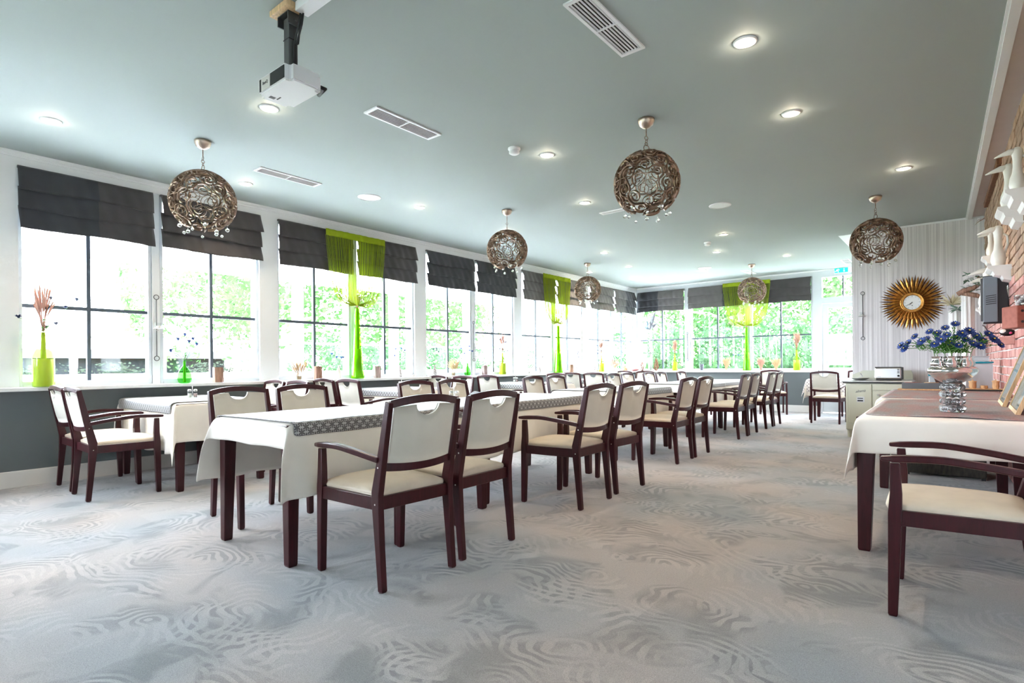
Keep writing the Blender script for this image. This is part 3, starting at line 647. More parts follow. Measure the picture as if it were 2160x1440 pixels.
# ================================================================== CHAIRS  (local frame: sitter looks along +x, origin on the floor)
def make_chair():
    t = thing('dining_chair', '', 'chair', (0, 0, 0), 0, '')
    bow = lambda y: -.022*(1-(y/.19)**2)
    lx = lambda z: -.212 - .088*max(0, (z-.44)/.435)          # centre line of the stiles above the seat
    def rearleg(s):
        b = B(); y = s*.212
        pts = [(-.245, y, 0.006), (-.228, y, .2), (-.214, y, .38), (-.212, y, .45), (lx(.60), y*.985, .60), (lx(.75), y*.975, .75), (lx(.872), y*.965, .872)]
        b.sweep([(-.2465, y, 0), pts[0]], .026, [.026, .032]); b.sweep(pts, [.030, .031, .032, .032, .030, .028, .026], [.034, .040, .052, .056, .044, .038, .032])
        return b
    for s in (-1, 1): rearleg(s).build('rear_leg', MAHOG, t, bevel=.004)
    for s in (-1, 1):
        b = B(); y = s*.245; b.sweep([(.232, y, 0), (.232, y, .006)], [.026, .034], [.026, .034]); b.sweep([(.232, y, .006), (.226, y, .25), (.222, y, .42), (.218, y, .50), (.222, y*.99, .622)], [.034, .036, .036, .034, .030], [.034, .042, .048, .042, .034])
        b.build('front_leg', MAHOG, t, bevel=.004)
    for s in (-1, 1):   # armrest: bowed, drooping to the stile, rounded nose
        b = B(); P = []; hs = []; ws = []
        for k in range(13):
            q = k/12; x = .27 - q*(.27+.235); z = .638 + .010*math.sin(min(1, q*1.7)*PI*.6) - .036*max(0, q-.35)**1.4*2.1; y = s*(.247 - .028*q**2 + .006*math.sin(q*PI))
            P.append((x, y, z)); hs.append(.018+.010*min(1, q*9)); ws.append(.040 - .010*q if q > .02 else .030)
        b.sweep(P, ws, hs); b.build('armrest', MAHOG, t, bevel=.006)
    for s in (-1, 1): b = B(); b.sweep([(-.195, s*.212, .402), (.205, s*.245, .402)], .022, .062); b.build('side_rail', MAHOG, t, bevel=.003)
    b = B(); b.box((.207, -.228, .371), (.229, .228, .433)); b.build('front_rail', MAHOG, t, bevel=.003)
    b = B(); b.box((-.226, -.198, .371), (-.204, .198, .433)); b.build('back_rail', MAHOG, t, bevel=.003)
    # padded seat, domed and rolled at the edges
    b = B()
    def seat(u, v):
        x = -.20+.445*u; hwid = .205+.030*u; y = (v*2-1)*hwid
        e = max(abs(u*2-1), 0)**7; f = abs(v*2-1)**7
        z = .452 + .026*(1-abs(v*2-1)**2.6)**.5*(1-abs(u*2-1)**3.5)**.5 + .008*(1-(v*2-1)**2)
        return (x + (.010 if u > .99 else 0)*(1-f), y, z - .0*e)
    b.grid(21, 21, seat)
    # skirt of the cushion down to the rails
    n0 = len(b.v); ring = [(i, 0) for i in range(21)] + [(20, j) for j in range(1, 21)] + [(i, 20) for i in range(19, -1, -1)] + [(0, j) for j in range(19, 0, -1)]
    idx = [j*21+i for i, j in ring]; pv = [V(b.v[k]) for k in idx]; m = len(pv)
    ctr = V((.02, 0, 0)); mid = [V((p.x+(p.x-ctr.x)*.018, p.y*1.022, .441)) for p in pv]; bot = [V((p.x, p.y, .431)) for p in pv]
    b.v += [tuple(p) for p in mid] + [tuple(p) for p in bot]
    for k in range(m):
        j = (k+1) % m
        for a in ((idx[k], n0+k, n0+j, idx[j]), (n0+k, n0+m+k, n0+m+j, n0+j)): b.f.append(a); b.sm.append(True); b.mi.append(0)
    b.f.append(tuple(n0+m+k for k in range(m))); b.sm.append(False); b.mi.append(0)
    b.build('seat', LEATHER, t)
    # upholstered back with the half-moon grip
    b = B(); ny = 33; ZB, ZT = .590, .846
    def cut(y): return .052*math.sqrt(max(0, 1-(y/.068)**2)) if abs(y) < .068 else 0
    ys = [(-.184+.368*i/(ny-1)) for i in range(ny)]; ys = sorted(ys + [-.0675, .0675, -.064, .064])
    ny = len(ys); rows = 7; th = .013
    def arch(y): return .010*(1-(y/.19)**2)
    for side in (1, -1):
        o = len(b.v)
        for j in range(rows):
            q = j/(rows-1)
            for y in ys:
                zt = ZT + arch(y) - cut(y); z = ZB + (zt-ZB)*q - .012*(1-q)*(1-(y/.184)**2)
                puff = .007*(1-abs(y/.184)**4)*(1-abs(2*q-1)**4)
                b.v.append((lx(z) + bow(y) + side*(th*.6+puff) - .002, y, z))
        for j in range(rows-1):
            for i in range(ny-1):
                f = (o+j*ny+i, o+j*ny+i+1, o+(j+1)*ny+i+1, o+(j+1)*ny+i); b.f.append(f if side < 0 else tuple(reversed(f))); b.sm.append(True); b.mi.append(0)
    N = rows*ny
    edge = [(j*ny, (j+1)*ny) for j in range(rows-1)] + [((rows-1)*ny+i, (rows-1)*ny+i+1) for i in range(ny-1)] + [((j+1)*ny+ny-1, j*ny+ny-1) for j in range(rows-1)] + [(i+1, i) for i in range(ny-1)]
    for a, c in edge: b.f.append((a, c, c+N, a+N)); b.sm.append(True); b.mi.append(0)
    b.build('backrest', LEATHERB, t)
    def rail(z0, h, dz, name, d=.026):
        b = B(); P = [(lx(z0)+bow(y)*1.0, y, z0+dz*(1-(y/.2)**2)) for y in [-.197+.394*i/14 for i in range(15)]]
        b.sweep(P, h, d, side=(0, 0, 1)); b.build(name, MAHOG, t, bevel=.004)
    rail(.861, .036, .022, 'top_rail'); rail(.572, .038, -.012, 'lower_rail', .024)
    for s in (-1, 1):
        for z in (.572, .40):
            b = B(); x = lx(z) if z > .5 else -.213; b.tube([(x, s*.2275, z), (x, s*.2296, z)], .004, 8); b.build('screw_cap', WCERAM, t)
    return t
chairs = []
proto_chair = make_chair()
def chair(x, y, rz, label, group):
    if not chairs: o = proto_chair; o.location = (x, y, 0); o.rotation_euler = (0, 0, rz); o['label'] = label; o['group'] = group
    else: o = dup(proto_chair, (x, y, 0), rz, label, group)
    chairs.append(o); return o
# aisle side: sitters look towards the windows (-x)
CY_ = [(-2.31, 1.83, 'nearest the camera, at the very front'), (-2.335, 2.345, 'second from the camera'), (-2.385, 3.60, 'third from the camera'), (-2.41, 4.21, 'fourth from the camera'),
       (-2.575, 5.77, 'fifth from the camera'), (-2.585, 6.29, 'sixth from the camera'), (-2.67, 8.09, 'seventh from the camera'), (-2.69, 8.62, 'eighth from the camera'), (-2.71, 9.59, 'ninth from the camera'), (-2.72, 10.10, 'farthest from the camera')]
for i, (x, y, s) in enumerate(CY_): chair(x, y, PI+(-.05 if i in (0, 3) else .02), 'mahogany armchair on the aisle side of the long tables, ' + s, 'armchairs on the aisle side of the long tables')
FX = [(-3.85, 1.93, 'nearest the camera'), (-3.85, 2.425, 'second from the camera'), (-3.92, 3.68, 'third from the camera'), (-3.93, 4.21, 'fourth from the camera'), (-4.06, 5.80, 'fifth, left of the middle'), (-4.08, 6.35, 'sixth from the camera'),
      (-4.17, 8.10, 'seventh from the camera'), (-4.18, 8.61, 'eighth from the camera'), (-4.27, 9.63, 'ninth from the camera'), (-4.28, 10.18, 'tenth from the camera'), (-4.28, 11.17, 'standing alone farthest back')]
for x, y, s in FX: chair(x, y, random.uniform(-.03, .03), 'mahogany armchair on the window side of the long tables, ' + s, 'armchairs on the window side of the long tables')
GH = [(-6.09, 1.57, PI/2, 'left front armchair of the nearest window table, closest to the wall'), (-5.53, 1.55, PI/2, 'right front armchair of the nearest window table'),
      (-6.18, 2.98, -PI/2, 'armchair behind the nearest window table, closest to the wall'), (-5.68, 2.98, -PI/2, 'armchair behind the nearest window table, farther from the wall'),
      (-6.18, 4.21, PI/2, 'front armchair of the second window table, closest to the wall'), (-5.68, 4.21, PI/2, 'front armchair of the second window table, farther from the wall'),
      (-6.27, 5.62, -PI/2, 'armchair behind the second window table, closest to the wall'), (-5.73, 5.62, -PI/2, 'armchair behind the second window table, farther from the wall'),
      (-5.79, 6.83, PI/2, 'single front armchair of the third window table'), (-5.88, 8.24, -PI/2, 'armchair behind the third window table'),
      (-5.97, 9.46, PI/2, 'front armchair of the fourth window table, closest to the wall'), (-5.46, 9.46, PI/2, 'front armchair of the fourth window table, farther from the wall'),
      (-6.25, 11.55, -PI/2, 'armchair in the far corner, closest to the wall'), (-5.70, 11.55, -PI/2, 'armchair in the far corner, farther from the wall')]
for x, y, rz, s in GH: chair(x, y, rz+random.uniform(-.02, .02), s.replace('armchair', 'mahogany armchair', 1), 'armchairs at the window tables')
chair(-1.875, 11.01, PI/2, 'mahogany armchair with its back to us near the garden door', 'armchairs near the garden door')
chair(-1.62, 12.62, -PI/2, 'mahogany armchair behind the small table near the garden door', 'armchairs near the garden door')
chair(-3.12, 12.40, -PI/2+.3, 'lone mahogany armchair by the far wall behind the row', 'armchairs near the garden door')
chair(-.015, 3.0, PI+.03, 'mahogany armchair cut by the right edge of the picture, nearest the camera', 'armchairs beside the buffet tables')
# ================================================================== TABLES
def table(cx, cy, lx, ly, label, group, leg=.072, top=.735, inset=.045, rz=0):
    t = thing('dining_table', label, 'table', (cx, cy, 0), rz, group); hx, hy = lx/2, ly/2
    b = B(); b.rbox((-hx, -hy, top-.03), (hx, hy, top), .004); b.build('table_top', MAHOG, t)
    b = B(); i = inset+.012
    b.box((-hx+i, -hy+i, top-.11), (hx-i, -hy+i+.02, top-.03)); b.box((-hx+i, hy-i-.02, top-.11), (hx-i, hy-i, top-.03)); b.box((-hx+i, -hy+i+.02, top-.11), (-hx+i+.02, hy-i-.02, top-.03)); b.box((hx-i-.02, -hy+i+.02, top-.11), (hx-i, hy-i-.02, top-.03))
    b.build('apron', MAHOG, t)
    for sx in (-1, 1):
        for sy in (-1, 1):
            b = B(); x, y = sx*(hx-inset), sy*(hy-inset); L = leg; a = top-.031
            o = lambda w, z: [(x + sx*(L/2) - (w if sx > 0 else 0), y + sy*(L/2) - (w if sy > 0 else 0), z), ]
            vs = []
            for z, w in ((0, L*.60), (.012, L*.70), (a, L)):
                x1 = x+sx*L/2; y1 = y+sy*L/2; off = L*.05 if z == 0 else 0
                X0, X1 = sorted((x1-sx*off, x1-sx*(w+off))); Y0, Y1 = sorted((y1-sy*off, y1-sy*(w+off)))
                vs += [(X0, Y0, z), (X1, Y0, z), (X1, Y1, z), (X0, Y1, z)]
            b.add(vs, [(3, 2, 1, 0), (8, 9, 10, 11)] + [(k*4+i_, k*4+(i_+1) % 4, (k+1)*4+(i_+1) % 4, (k+1)*4+i_) for k in range(2) for i_ in range(4)])
            b.build('leg', MAHOG, t, bevel=.003)
    return t
def cloth(name, label, cat, group, cx, cy, lx, ly, dx, dy, m, top=.742, seed=1, fold=1.0, lift=0, out0=.008, rz=0, scallop=0, ripple=1.0):
    "draped sheet; dx/dy = overhang past the x and y edges"
    rnd = random.Random(seed); ph = [rnd.uniform(0, 6.28) for _ in range(8)]
    def axis(L, d, nmid, nd):
        a = [-L/2-d*(1-i/nd) for i in range(nd)] if d > 0 else []
        return a + [-L/2 + L*i/nmid for i in range(nmid+1)] + ([L/2+d*(i+1)/nd for i in range(nd)] if d > 0 else [])
    X = axis(lx, dx, max(10, int(lx*16)), 9 if dx > .15 else 4); Y = axis(ly, dy, max(10, int(ly*16)), 9 if dy > .15 else 4)
    hx, hy = lx/2, ly/2
    def pos(u, v):
        ex = max(0, abs(u)-hx)*(1 if u > 0 else -1); ey = max(0, abs(v)-hy)*(1 if v > 0 else -1)
        bx_, by_ = max(-hx, min(hx, u)), max(-hy, min(hy, v)); d = math.hypot(ex, ey)
        if d < 1e-9: return (bx_, by_, top+lift + .0012*math.sin(u*9+ph[0])*math.sin(v*8+ph[1]))
        ax, ay = ex/d, ey/d; s2 = abs(2*ax*ay); s = bx_*1.0 + by_*1.0
        rp = (.010*math.sin(s*13+ph[2]) + .008*math.sin(s*29+ph[3]))*ripple
        k = max(0, d-.07)
        s2 = s2**.65
        out = out0 + d*.05 + rp*k*7*(1-s2)
        # the corner falls into one pointed fold swung to one side
        sw = s2*.12*d*math.copysign(1, ex*ey if ex*ey else 1)*math.sin(ph[4])
        drop = d*(1-.03*s2) - .004
        kx, ky = (.10, .24) if dx > dy else (.24, .10)
        sgx = (1 if ex > 0 else -1) if ex else 0; sgy = (1 if ey > 0 else -1) if ey else 0
        ox, oy = (out*ax + sgx*kx*s2*d*fold), (out*ay + sgy*ky*s2*d*fold)
        drop = max(0, drop*(1+.02*math.sin(s*17+ph[5])) - .0)
        if drop < .012: drop *= .7
        return (bx_+ox, by_+oy, top+lift-drop)
    b = B(); nx, ny = len(X), len(Y)
    vs = []; uvs = []
    for j, v in enumerate(Y):
        for i, u in enumerate(X):
            v2 = v
            if scallop and j in (0, ny-1): v2 = v + (1 if j else -1)*scallop*abs(math.sin(u*PI/.06))
            p = pos(u, v2); b.v.append(p); uvs.append((u, v))
    for j in range(ny-1):
        for i in range(nx-1): b.f.append((j*nx+i, j*nx+i+1, (j+1)*nx+i+1, (j+1)*nx+i)); b.sm.append(True); b.mi.append(0)
    me = b.mesh(name, m); L = me.uv_layers.new(name='UVMap')
    for lp in me.loops: L.data[lp.index].uv = uvs[lp.vertex_index]
    o = bpy.data.objects.new(name, me); COL.objects.link(o); o.location = (cx, cy, 0); o.rotation_euler = (0, 0, rz)
    md = o.modifiers.new('sub', 'SUBSURF'); md.levels = 1; md.render_levels = 1; md = o.modifiers.new('solid', 'SOLIDIFY'); md.thickness = .0018; md.offset = 1
    tag(o, label, cat, group); return o
GT = 'dining tables in the long row'; GC = 'ivory tablecloths'; GR = 'snowflake table runners'
A = [(-3.10, 2.27, .80, 1.55, 'nearest mahogany table of the long row'), (-3.17, 3.86, .80, 1.55, 'second mahogany table of the long row, under the same cloth as the first'),
     (-3.31, 6.03, .80, 1.40, 'single mahogany table in the middle of the long row'), (-3.45, 8.43, .82, 1.44, 'fourth mahogany table of the long row'), (-3.50, 9.90, .82, 1.44, 'farthest mahogany table of the long row')]
for x, y, a, c, s in A: table(x, y, a, c, s, GT)
cloth('tablecloth', 'ivory cloth with hanging corners over the nearest long table', 'tablecloth', GC, -3.135, 3.06, .82, 3.14, .38, .13, LINEN, seed=4, rz=.022)
cloth('table_runner', 'grey snowflake runner on the nearest long table', 'table runner', GR, -3.135, 3.06, .822, 3.10, .075, 0, SNOW, lift=.008, out0=.014, seed=4, rz=.022, ripple=.3)
cloth('tablecloth', 'ivory cloth over the middle table behind the fourth aisle armchair', 'tablecloth', GC, -3.31, 6.03, .83, 1.43, .36, .15, LINEN, seed=9)
cloth('table_runner', 'blue grey snowflake runner on the middle table', 'table runner', GR, -3.31, 6.03, .832, 1.40, .075, 0, SNOW, lift=.008, out0=.014, seed=9, ripple=.3)
for y, s, q in ((8.43, 'the fourth table', 14), (9.91, 'the farthest table', 17)):
    cloth('tablecloth', 'ivory cloth over %s of the long row' % s, 'tablecloth', GC, -3.45-(y-8.43)*.03, y, .84, 1.46, .36, .0 if q == 17 else .12, LINEN, seed=q)
    cloth('table_runner', 'blue grey snowflake runner on %s of the long row' % s, 'table runner', GR, -3.45-(y-8.43)*.03, y, .842, 1.44, .08, 0, SNOW, lift=.008, out0=.014, seed=q, ripple=.3)
for k, (y, s) in enumerate(((2.235, 'nearest'), (4.93, 'second'), (7.55, 'third'), (10.15, 'fourth'))):
    table(-5.80, y, 1.38, .76, '%s mahogany table standing against the window wall' % s, 'tables against the window wall')
    cloth('tablecloth', 'ivory cloth over the %s table against the window wall' % s, 'tablecloth', GC, -5.79, y, 1.36, .78, .33, .42, LINEN, seed=21+k, fold=.8)
    o = cloth('table_runner', 'grey snowflake runner on the %s table against the window wall' % s, 'table runner', GR, -5.80, y, 1.30, .782, 0, .10, SNOW, lift=.008, out0=.014, seed=21+k, ripple=.3)
table(-1.60, 11.75, 1.30, .80, 'small mahogany table near the garden door', 'tables near the garden door')
cloth('tablecloth', 'ivory cloth with pointed corner on the table near the garden door', 'tablecloth', GC, -1.60, 11.75, 1.32, .82, .34, .30, LINEN, seed=31, fold=.8)
cloth('table_overlay', 'dotted grey overlay hanging over the table near the garden door', 'table overlay', None, -1.60, 11.75, 1.325, .825, .24, .24, DOTS, lift=.008, out0=.016, seed=31, fold=.8)
table(-.075, 4.52, .80, 1.86, 'nearest mahogany buffet table along the brick wall', 'buffet tables along the brick wall', leg=.085)
table(-.165, 6.42, .80, 1.86, 'farther mahogany buffet table along the brick wall', 'buffet tables along the brick wall', leg=.085)
cloth('tablecloth', 'ivory cloth hanging over the front of the nearest buffet table', 'tablecloth', GC, -.062, 4.46, .86, 1.76, .30, .20, LINEN, seed=41, rz=.03, fold=1.0)
cloth('table_runner', 'rose and grey woven runner on the nearest buffet table', 'table runner', None, -.062, 4.455, .80, 1.66, 0, 0, PLAID, lift=.008, seed=41, rz=.03, scallop=.012)
cloth('tablecloth', 'ivory cloth over the farther buffet table', 'tablecloth', GC, -.165, 6.35, .86, 1.86, .28, .16, LINEN, seed=43, rz=.03)
cloth('table_runner', 'rose and grey scalloped runner on the farther buffet table', 'table runner', None, -.165, 6.32, .82, 1.74, 0, 0, PLAID, lift=.008, seed=43, rz=.03, scallop=.014)
# ================================================================== LIME STRING CURTAINS
def string_curtain(rz, loc, wdt, mouth_z, label, seed):
    "local: width along x centred, faces -y; strings gather to the vase mouth"
    rnd = random.Random(seed); t = thing('string_curtain', label, 'curtain', loc, rz, 'lime string curtains')
    hw = wdt/2; b = B()
    def hd(u, v): return ((u-.5)*wdt, -.115 - .006*math.sin(u*60) - .004*math.sin(u*23+seed), -.085*v)
    b.grid(70, 4, hd); b.build('curtain_header', STRING, t, solid=.003)
    b = B(); N = 120; mz = mouth_z
    for i in range(N):
        q = i/(N-1); x = (q-.5)*wdt + rnd.uniform(-.004, .004); s = 1 if x > 0 else -1
        low = mz + rnd.uniform(-.03, .05) + .10*(1-abs(x)/hw); pts = [(x, -.115, -.08)]
        xl = x*.90
        if rnd.random() < .18: # straight strands lying in front of the post
            xe = x*.15
        for k, zz in enumerate((-.3, -.53)): pts.append((x + (xl-x)*(k+1)/2 + rnd.uniform(-.003, .003), -.115, zz))
        sag = rnd.uniform(-.035, .05)*(abs(x)/hw)
        bot = mz + .0 + sag
        for k in range(1, 10):
            a = k/9; xx = xl*(max(0, math.cos(a*PI/2))**.55); zz = -.53 + (bot+.53)*(math.sin(a*PI/2)**1.15)
            if k == 9: xx = s*.012; zz = mz
            pts.append((xx, -.115, zz))
        b.tube(pts, .0024, 3, cap=False)
    tag(b.build('strings', STRING, t), kind='stuff')
string_curtain(PI/2, (WX, 4.575, 2.83), .95, -.96, 'lime green string curtain gathered into the nearest tall green vase', 1)
string_curtain(PI/2, (WX, 9.36, 2.84), .98, -.96, 'lime green string curtain gathered at the second tall green vase', 2)
string_curtain(0, (-3.80, BY, 2.865), 1.02, -.98, 'lime green string curtain on the back wall gathered into a tall vase', 3)
# ================================================================== WINDOWSILL PIECES
SX = WX + .045; SZ = SILL+.001
def blades(b, n, r0, h, spread, rnd, w0=.0025, plume=.006, base=(0, 0, 0), hv=.3):
    for i in range(n):
        a = rnd.uniform(0, 2*PI); rr_ = r0*math.sqrt(rnd.random()); hh = h*(1-rnd.random()*hv); sp = spread*math.sqrt(rnd.random())
        p0 = V((rr_*math.cos(a), rr_*math.sin(a), 0)) + V(base); p2 = V((sp*math.cos(a), sp*math.sin(a), hh)) + V(base); p1 = p0.lerp(p2, .55) + V((-sp*.12*math.cos(a), -sp*.12*math.sin(a), hh*.05))
        p3 = p2 + (p2-p1)*.35
        b.tube([p0, p1, p2, p3], [w0*.6, w0*.7, plume, .0008], 4, cap=False)
def tall_vase(loc, label, h, seed, pampas=True):
    t = thing('tall_vase', label, 'vase', loc, 0, 'tall green glass vases')
    pr = [(.082, 0), (.088, .012), (.087, .03), (.077, .14), (.068, .28), (.056, .45), (.045, .62), (.038, .78), (.036, .90), (.034, h-.02), (.038, h)]
    pr = [(r, z*1.0) for r, z in pr if z <= h]
    b = B(); b.lathe(pr, 32, cap=False); b.lathe([(0.0001, .004), (.074, .004)], 32, cap=False); b.build('glass_body', DGREENGL, t)
    b = B(); b.lathe([(.078, .010), (.077, .03), (.069, .14), (.060, .26), (.052, .40), (.0001, .405)], 28); b.build('green_filling', TALLFILL, t)
    b = B(); b.lathe([(.030, .40), (.034, .5), (.026, .7), (.026, h-.05), (.020, h-.01)], 12); b.build('stem_bundle', TALLFILL, t)
    rnd = random.Random(seed); b = B(); blades(b, 26, .012, .19, .06, rnd, plume=.0045, base=(0, 0, h-.02))
    if pampas: tag(b.build('dried_grass_bunch', PINKW, None, (loc[0], loc[1], loc[2])), 'pink dried grass plumes in the ' + label.split(',')[0].replace('tapering ', ''), 'dried grass', 'dried grass bunches')
tall_vase((SX+.025, 4.60, SZ), 'nearest tapering tall green glass vase, under the first curtain', .965, 1)
tall_vase((SX+.025, 9.44, SZ), 'second tapering tall green glass vase, under the second curtain', .965, 2)
tall_vase((-3.82, BY-.03, SZ+.005), 'third tapering tall green glass vase, on the back wall sill', .965, 3)
def blue_head(b, c, r, rnd, n=9, tilt=None):
    for i in range(n*2):
        a = 2*PI*i/n + rnd.uniform(-.2, .2); el = rnd.uniform(.05, .5) if i < n else rnd.uniform(.6, 1.1)
        d = V((math.cos(a)*math.cos(el), math.sin(a)*math.cos(el), math.sin(el))); p = V(c); sd = d.cross(V((0, 0, 1))).normalized()*r*.24
        b.add([p, p+d*r*.55+sd, p+d*r, p+d*r*.55-sd], [(0, 1, 2, 3)])
def flower_bunch(loc, label, rnd_seed, heads, base_h, mat_f=DBLUEF, hr=.026, plume=0, plume_h=.2, leaves=10, stem_m=STEMG):
    "heads: list of (dx, dy, dz) relative to the mouth"
    rnd = random.Random(rnd_seed); t = thing('flower_bunch', label, 'flowers', loc, 0, 'blue flower bunches')
    for h in heads:
        b = B(); h = V(h); b.tube([(0, 0, -base_h), (0, 0, 0), h*.5+V((0, 0, .02)), h], .0016, 4, cap=False); b.build('stem', stem_m, t)
        f = B(); blue_head(f, h, hr, rnd); f.sphere(h+V((0, 0, .003)), hr*.3, 6); f.build('flower', mat_f, t)
    b = B()
    for i in range(leaves):
        a = rnd.uniform(0, 6.28); r = rnd.uniform(.03, .10); z = rnd.uniform(.0, .12); c = V((r*math.cos(a), r*math.sin(a), z)); d = V((math.cos(a), math.sin(a), .3)).normalized()*.045; s_ = V((-math.sin(a), math.cos(a), 0))*.009
        b.add([c, c+d*.5+s_, c+d, c+d*.5-s_], [(0, 1, 2, 3)]); b.tube([(0, 0, 0), c*.6, c], .001, 3, cap=False)
    if leaves: tag(b.build('leaves', LEAFG, t), kind='stuff')
    if plume:
        b = B(); blades(b, plume*2, .008, plume_h, plume_h*.20, rnd, w0=.0016, plume=.0058, hv=.45); tag(b.build('dried_plumes', PINKW, t), kind='stuff')
    return t
def lime_bottle(loc, label, k, seed, fl_label, gr=None):
    t = thing('bottle_vase', label, 'vase', loc, 0, 'lime green bottle vases')
    b = B(); b.lathe([(r*k, z*k) for r, z in ((.070, 0), (.0745, .008), (.0745, .245), (.069, .275), (.048, .315), (.030, .345), (.024, .38), (.024, .455), (.028, .46), (.028, .47))], 32, cap=False); b.lathe([(.0001, .003*k), (.07*k, .003*k)], 28, cap=False); b.build('glass_body', LIMEGL, t)
    b = B(); b.lathe([(r*k, z*k) for r, z in ((.066, .006), (.068, .012), (.068, .232), (.0001, .234))], 28); b.build('green_filling', LIMEFILL, t)
    b = B(); b.tube([(0, 0, .234*k), (0, 0, .455*k)], [.020*k, .014*k], 10); b.build('stem_bundle', LIMEFILL, t)
    rnd = random.Random(seed); hd = [(rnd.uniform(-.1, .1), rnd.uniform(-.21, .26), rnd.uniform(.02, .30)) for _ in range(8)]
    if gr: hd = [(-y, x, z) if 0 else (y, x, z) for x, y, z in hd]
    hd = [tuple(c*k for c in h) for h in hd]
    flower_bunch((loc[0], loc[1], loc[2]+.46*k), fl_label, seed, hd, .2*k, hr=.032*max(.8, k), plume=26, plume_h=.36*k, leaves=16)
lime_bottle((SX+.02, 1.255, SZ), 'large lime green glass bottle at the far left of the sill', 1.08, 11, 'dark blue flowers and pink plumes in the leftmost lime bottle')
lime_bottle((SX+.01, 7.69, SZ), 'lime green glass bottle behind the middle pendant', .86, 12, 'dark blue flowers and plumes in the lime bottle below the middle pendant')
lime_bottle((SX+.01, 11.2, SZ), 'lime green glass bottle near the far corner, on the left sill', .86, 13, 'small dark flowers and plumes in the lime bottle left of the corner')
lime_bottle((-5.50, BY-.03, SZ+.005), 'lime green glass bottle on the back sill beside the corner', .86, 14, 'sparse dark flowers in the lime bottle right of the corner', gr=1)
lime_bottle((-2.80, BY-.03, SZ+.005), 'lime green glass bottle on the back sill next to the door post', .95, 15, 'dark flowers and plumes in the lime bottle beside the door', gr=1)
def round_bottle(loc, label, k, fl, heads):
    t = thing('round_bottle', label, 'vase', loc, 0, 'round green bottles')
    b = B(); b.lathe([(r*k, z*k) for r, z in ((.045, 0), (.060, .012), (.068, .05), (.064, .10), (.045, .145), (.022, .175), (.014, .19), (.013, .235), (.017, .24))], 30, cap=False); b.lathe([(.0001, .003), (.05*k, .003)], 24, cap=False); b.build('glass_body', GREENGL, t)
    b = B(); b.tube([(0, 0, .01*k), (0, 0, .23*k)], [.016*k, .010*k], 8); b.build('stem_bundle', LIMEFILL, t)
    flower_bunch((loc[0], loc[1], loc[2]+.235*k), fl, 5, heads, .2*k, BLUEF, .036*k, leaves=12)
round_bottle((SX+.02, 2.425, SZ), 'round green glass bottle on the sill beside the candle hanger', 1.0, 'bright blue flowers in the round green bottle at the left', [(.02, .0, .27), (0, -.06, .22), (.02, .04, .20), (.01, .12, .17), (0, -.13, .10), (.02, .08, .23)])
round_bottle((SX+.02, 6.77, SZ), 'round green glass bottle behind the front aisle chairs', .84, 'slender blue flowers in the second round green bottle', [(0, -.15, .24), (.02, .03, .21), (0, .12, .20), (.02, -.09, .16), (0, .05, .28)])
def log_candle(loc, label, r, h, m):
    t = thing('log_candle', label, 'candle', loc, 0, 'log shaped candles'); rnd = random.Random(int(h*1000)); ph = [rnd.uniform(0, 6) for _ in range(4)]
    b = B()
    def f(u, v): a = 2*PI*u; q = r*(1+.05*math.sin(5*a+ph[0])+.035*math.sin(11*a+ph[1]+v*2)); return (q*math.cos(a), q*math.sin(a), h*v)
    b.grid(41, 6, f); b.lathe([(r*.98, h), (r*.8, h-.004), (.0001, h-.012)], 24, cap=False); b.build('bark_sleeve', m, t)
    b = B(); b.tube([(0, 0, h-.012), (0, 0, h+.008)], .0015, 5); b.build('wick', BLACK, t)
log_candle((SX+.02, 2.77, SZ), 'thick bark covered candle on the sill at the left', .052, .165, BARK)
log_candle((SX+.02, 4.00, SZ), 'brown bark candle left of the first tall vase', .050, .17, BARK)
log_candle((SX+.02, 4.93, SZ), 'grey bark candle right of the first tall vase', .052, .165, GREYBARK)
log_candle((SX+.02, 7.20, SZ), 'bark candle left of the lime bottle behind the middle pendant', .045, .165, GREYBARK)
log_candle((SX+.02, 9.92, SZ), 'reddish bark candle right of the second tall vase', .050, .175, BARK)
def small_bottle(loc, label, m, fl, seed, axis='y', k=1.0, col=BLUEF):
    t = thing('small_bottle_vase', label, 'vase', loc, 0, 'small bottle vases')
    b = B(); b.lathe([(r*k, z*k) for r, z in ((.028, 0), (.033, .01), (.034, .05), (.028, .095), (.014, .14), (.011, .175), (.014, .18))], 22, cap=False); b.build('body', m, t)
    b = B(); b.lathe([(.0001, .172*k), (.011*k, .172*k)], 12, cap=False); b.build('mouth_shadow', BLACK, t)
    rnd = random.Random(seed); hd = []
    for _ in range(4):
        a, c = rnd.uniform(-.09, .12), rnd.uniform(-.03, .03); z = rnd.uniform(.08, .26); hd.append((c, a, z) if axis == 'y' else (a, c, z))
    flower_bunch((loc[0], loc[1], loc[2]+.175*k), fl, seed, hd, .1, col, .030, leaves=5)
for y, m, s, sd in ((4.315, WCERAM, 'white small bottle vase left of the first tall vase', 31), (5.34, SPECK, 'speckled small bottle vase right of the grey bark candle', 32), (6.04, SPECK, 'speckled small bottle vase just past the third pier', 33),
                    (8.80, SPECK, 'speckled small bottle vase left of the second tall vase', 34), (10.14, SPECK, 'speckled small bottle vase right of the reddish candle', 35), (10.90, SPECK, 'speckled small bottle vase left of the last lime bottle', 36)):
    small_bottle((SX+.01, y, SZ), s, m, 'blue flowers in the ' + s, sd, col=BLUEF if sd < 33 else DBLUEF)
small_bottle((-4.05, BY-.02, SZ+.005), 'dark small bottle vase on the back sill left of the tall vase', SPECK, 'blue flower in the dark small bottle on the back sill', 37, 'x', .9)
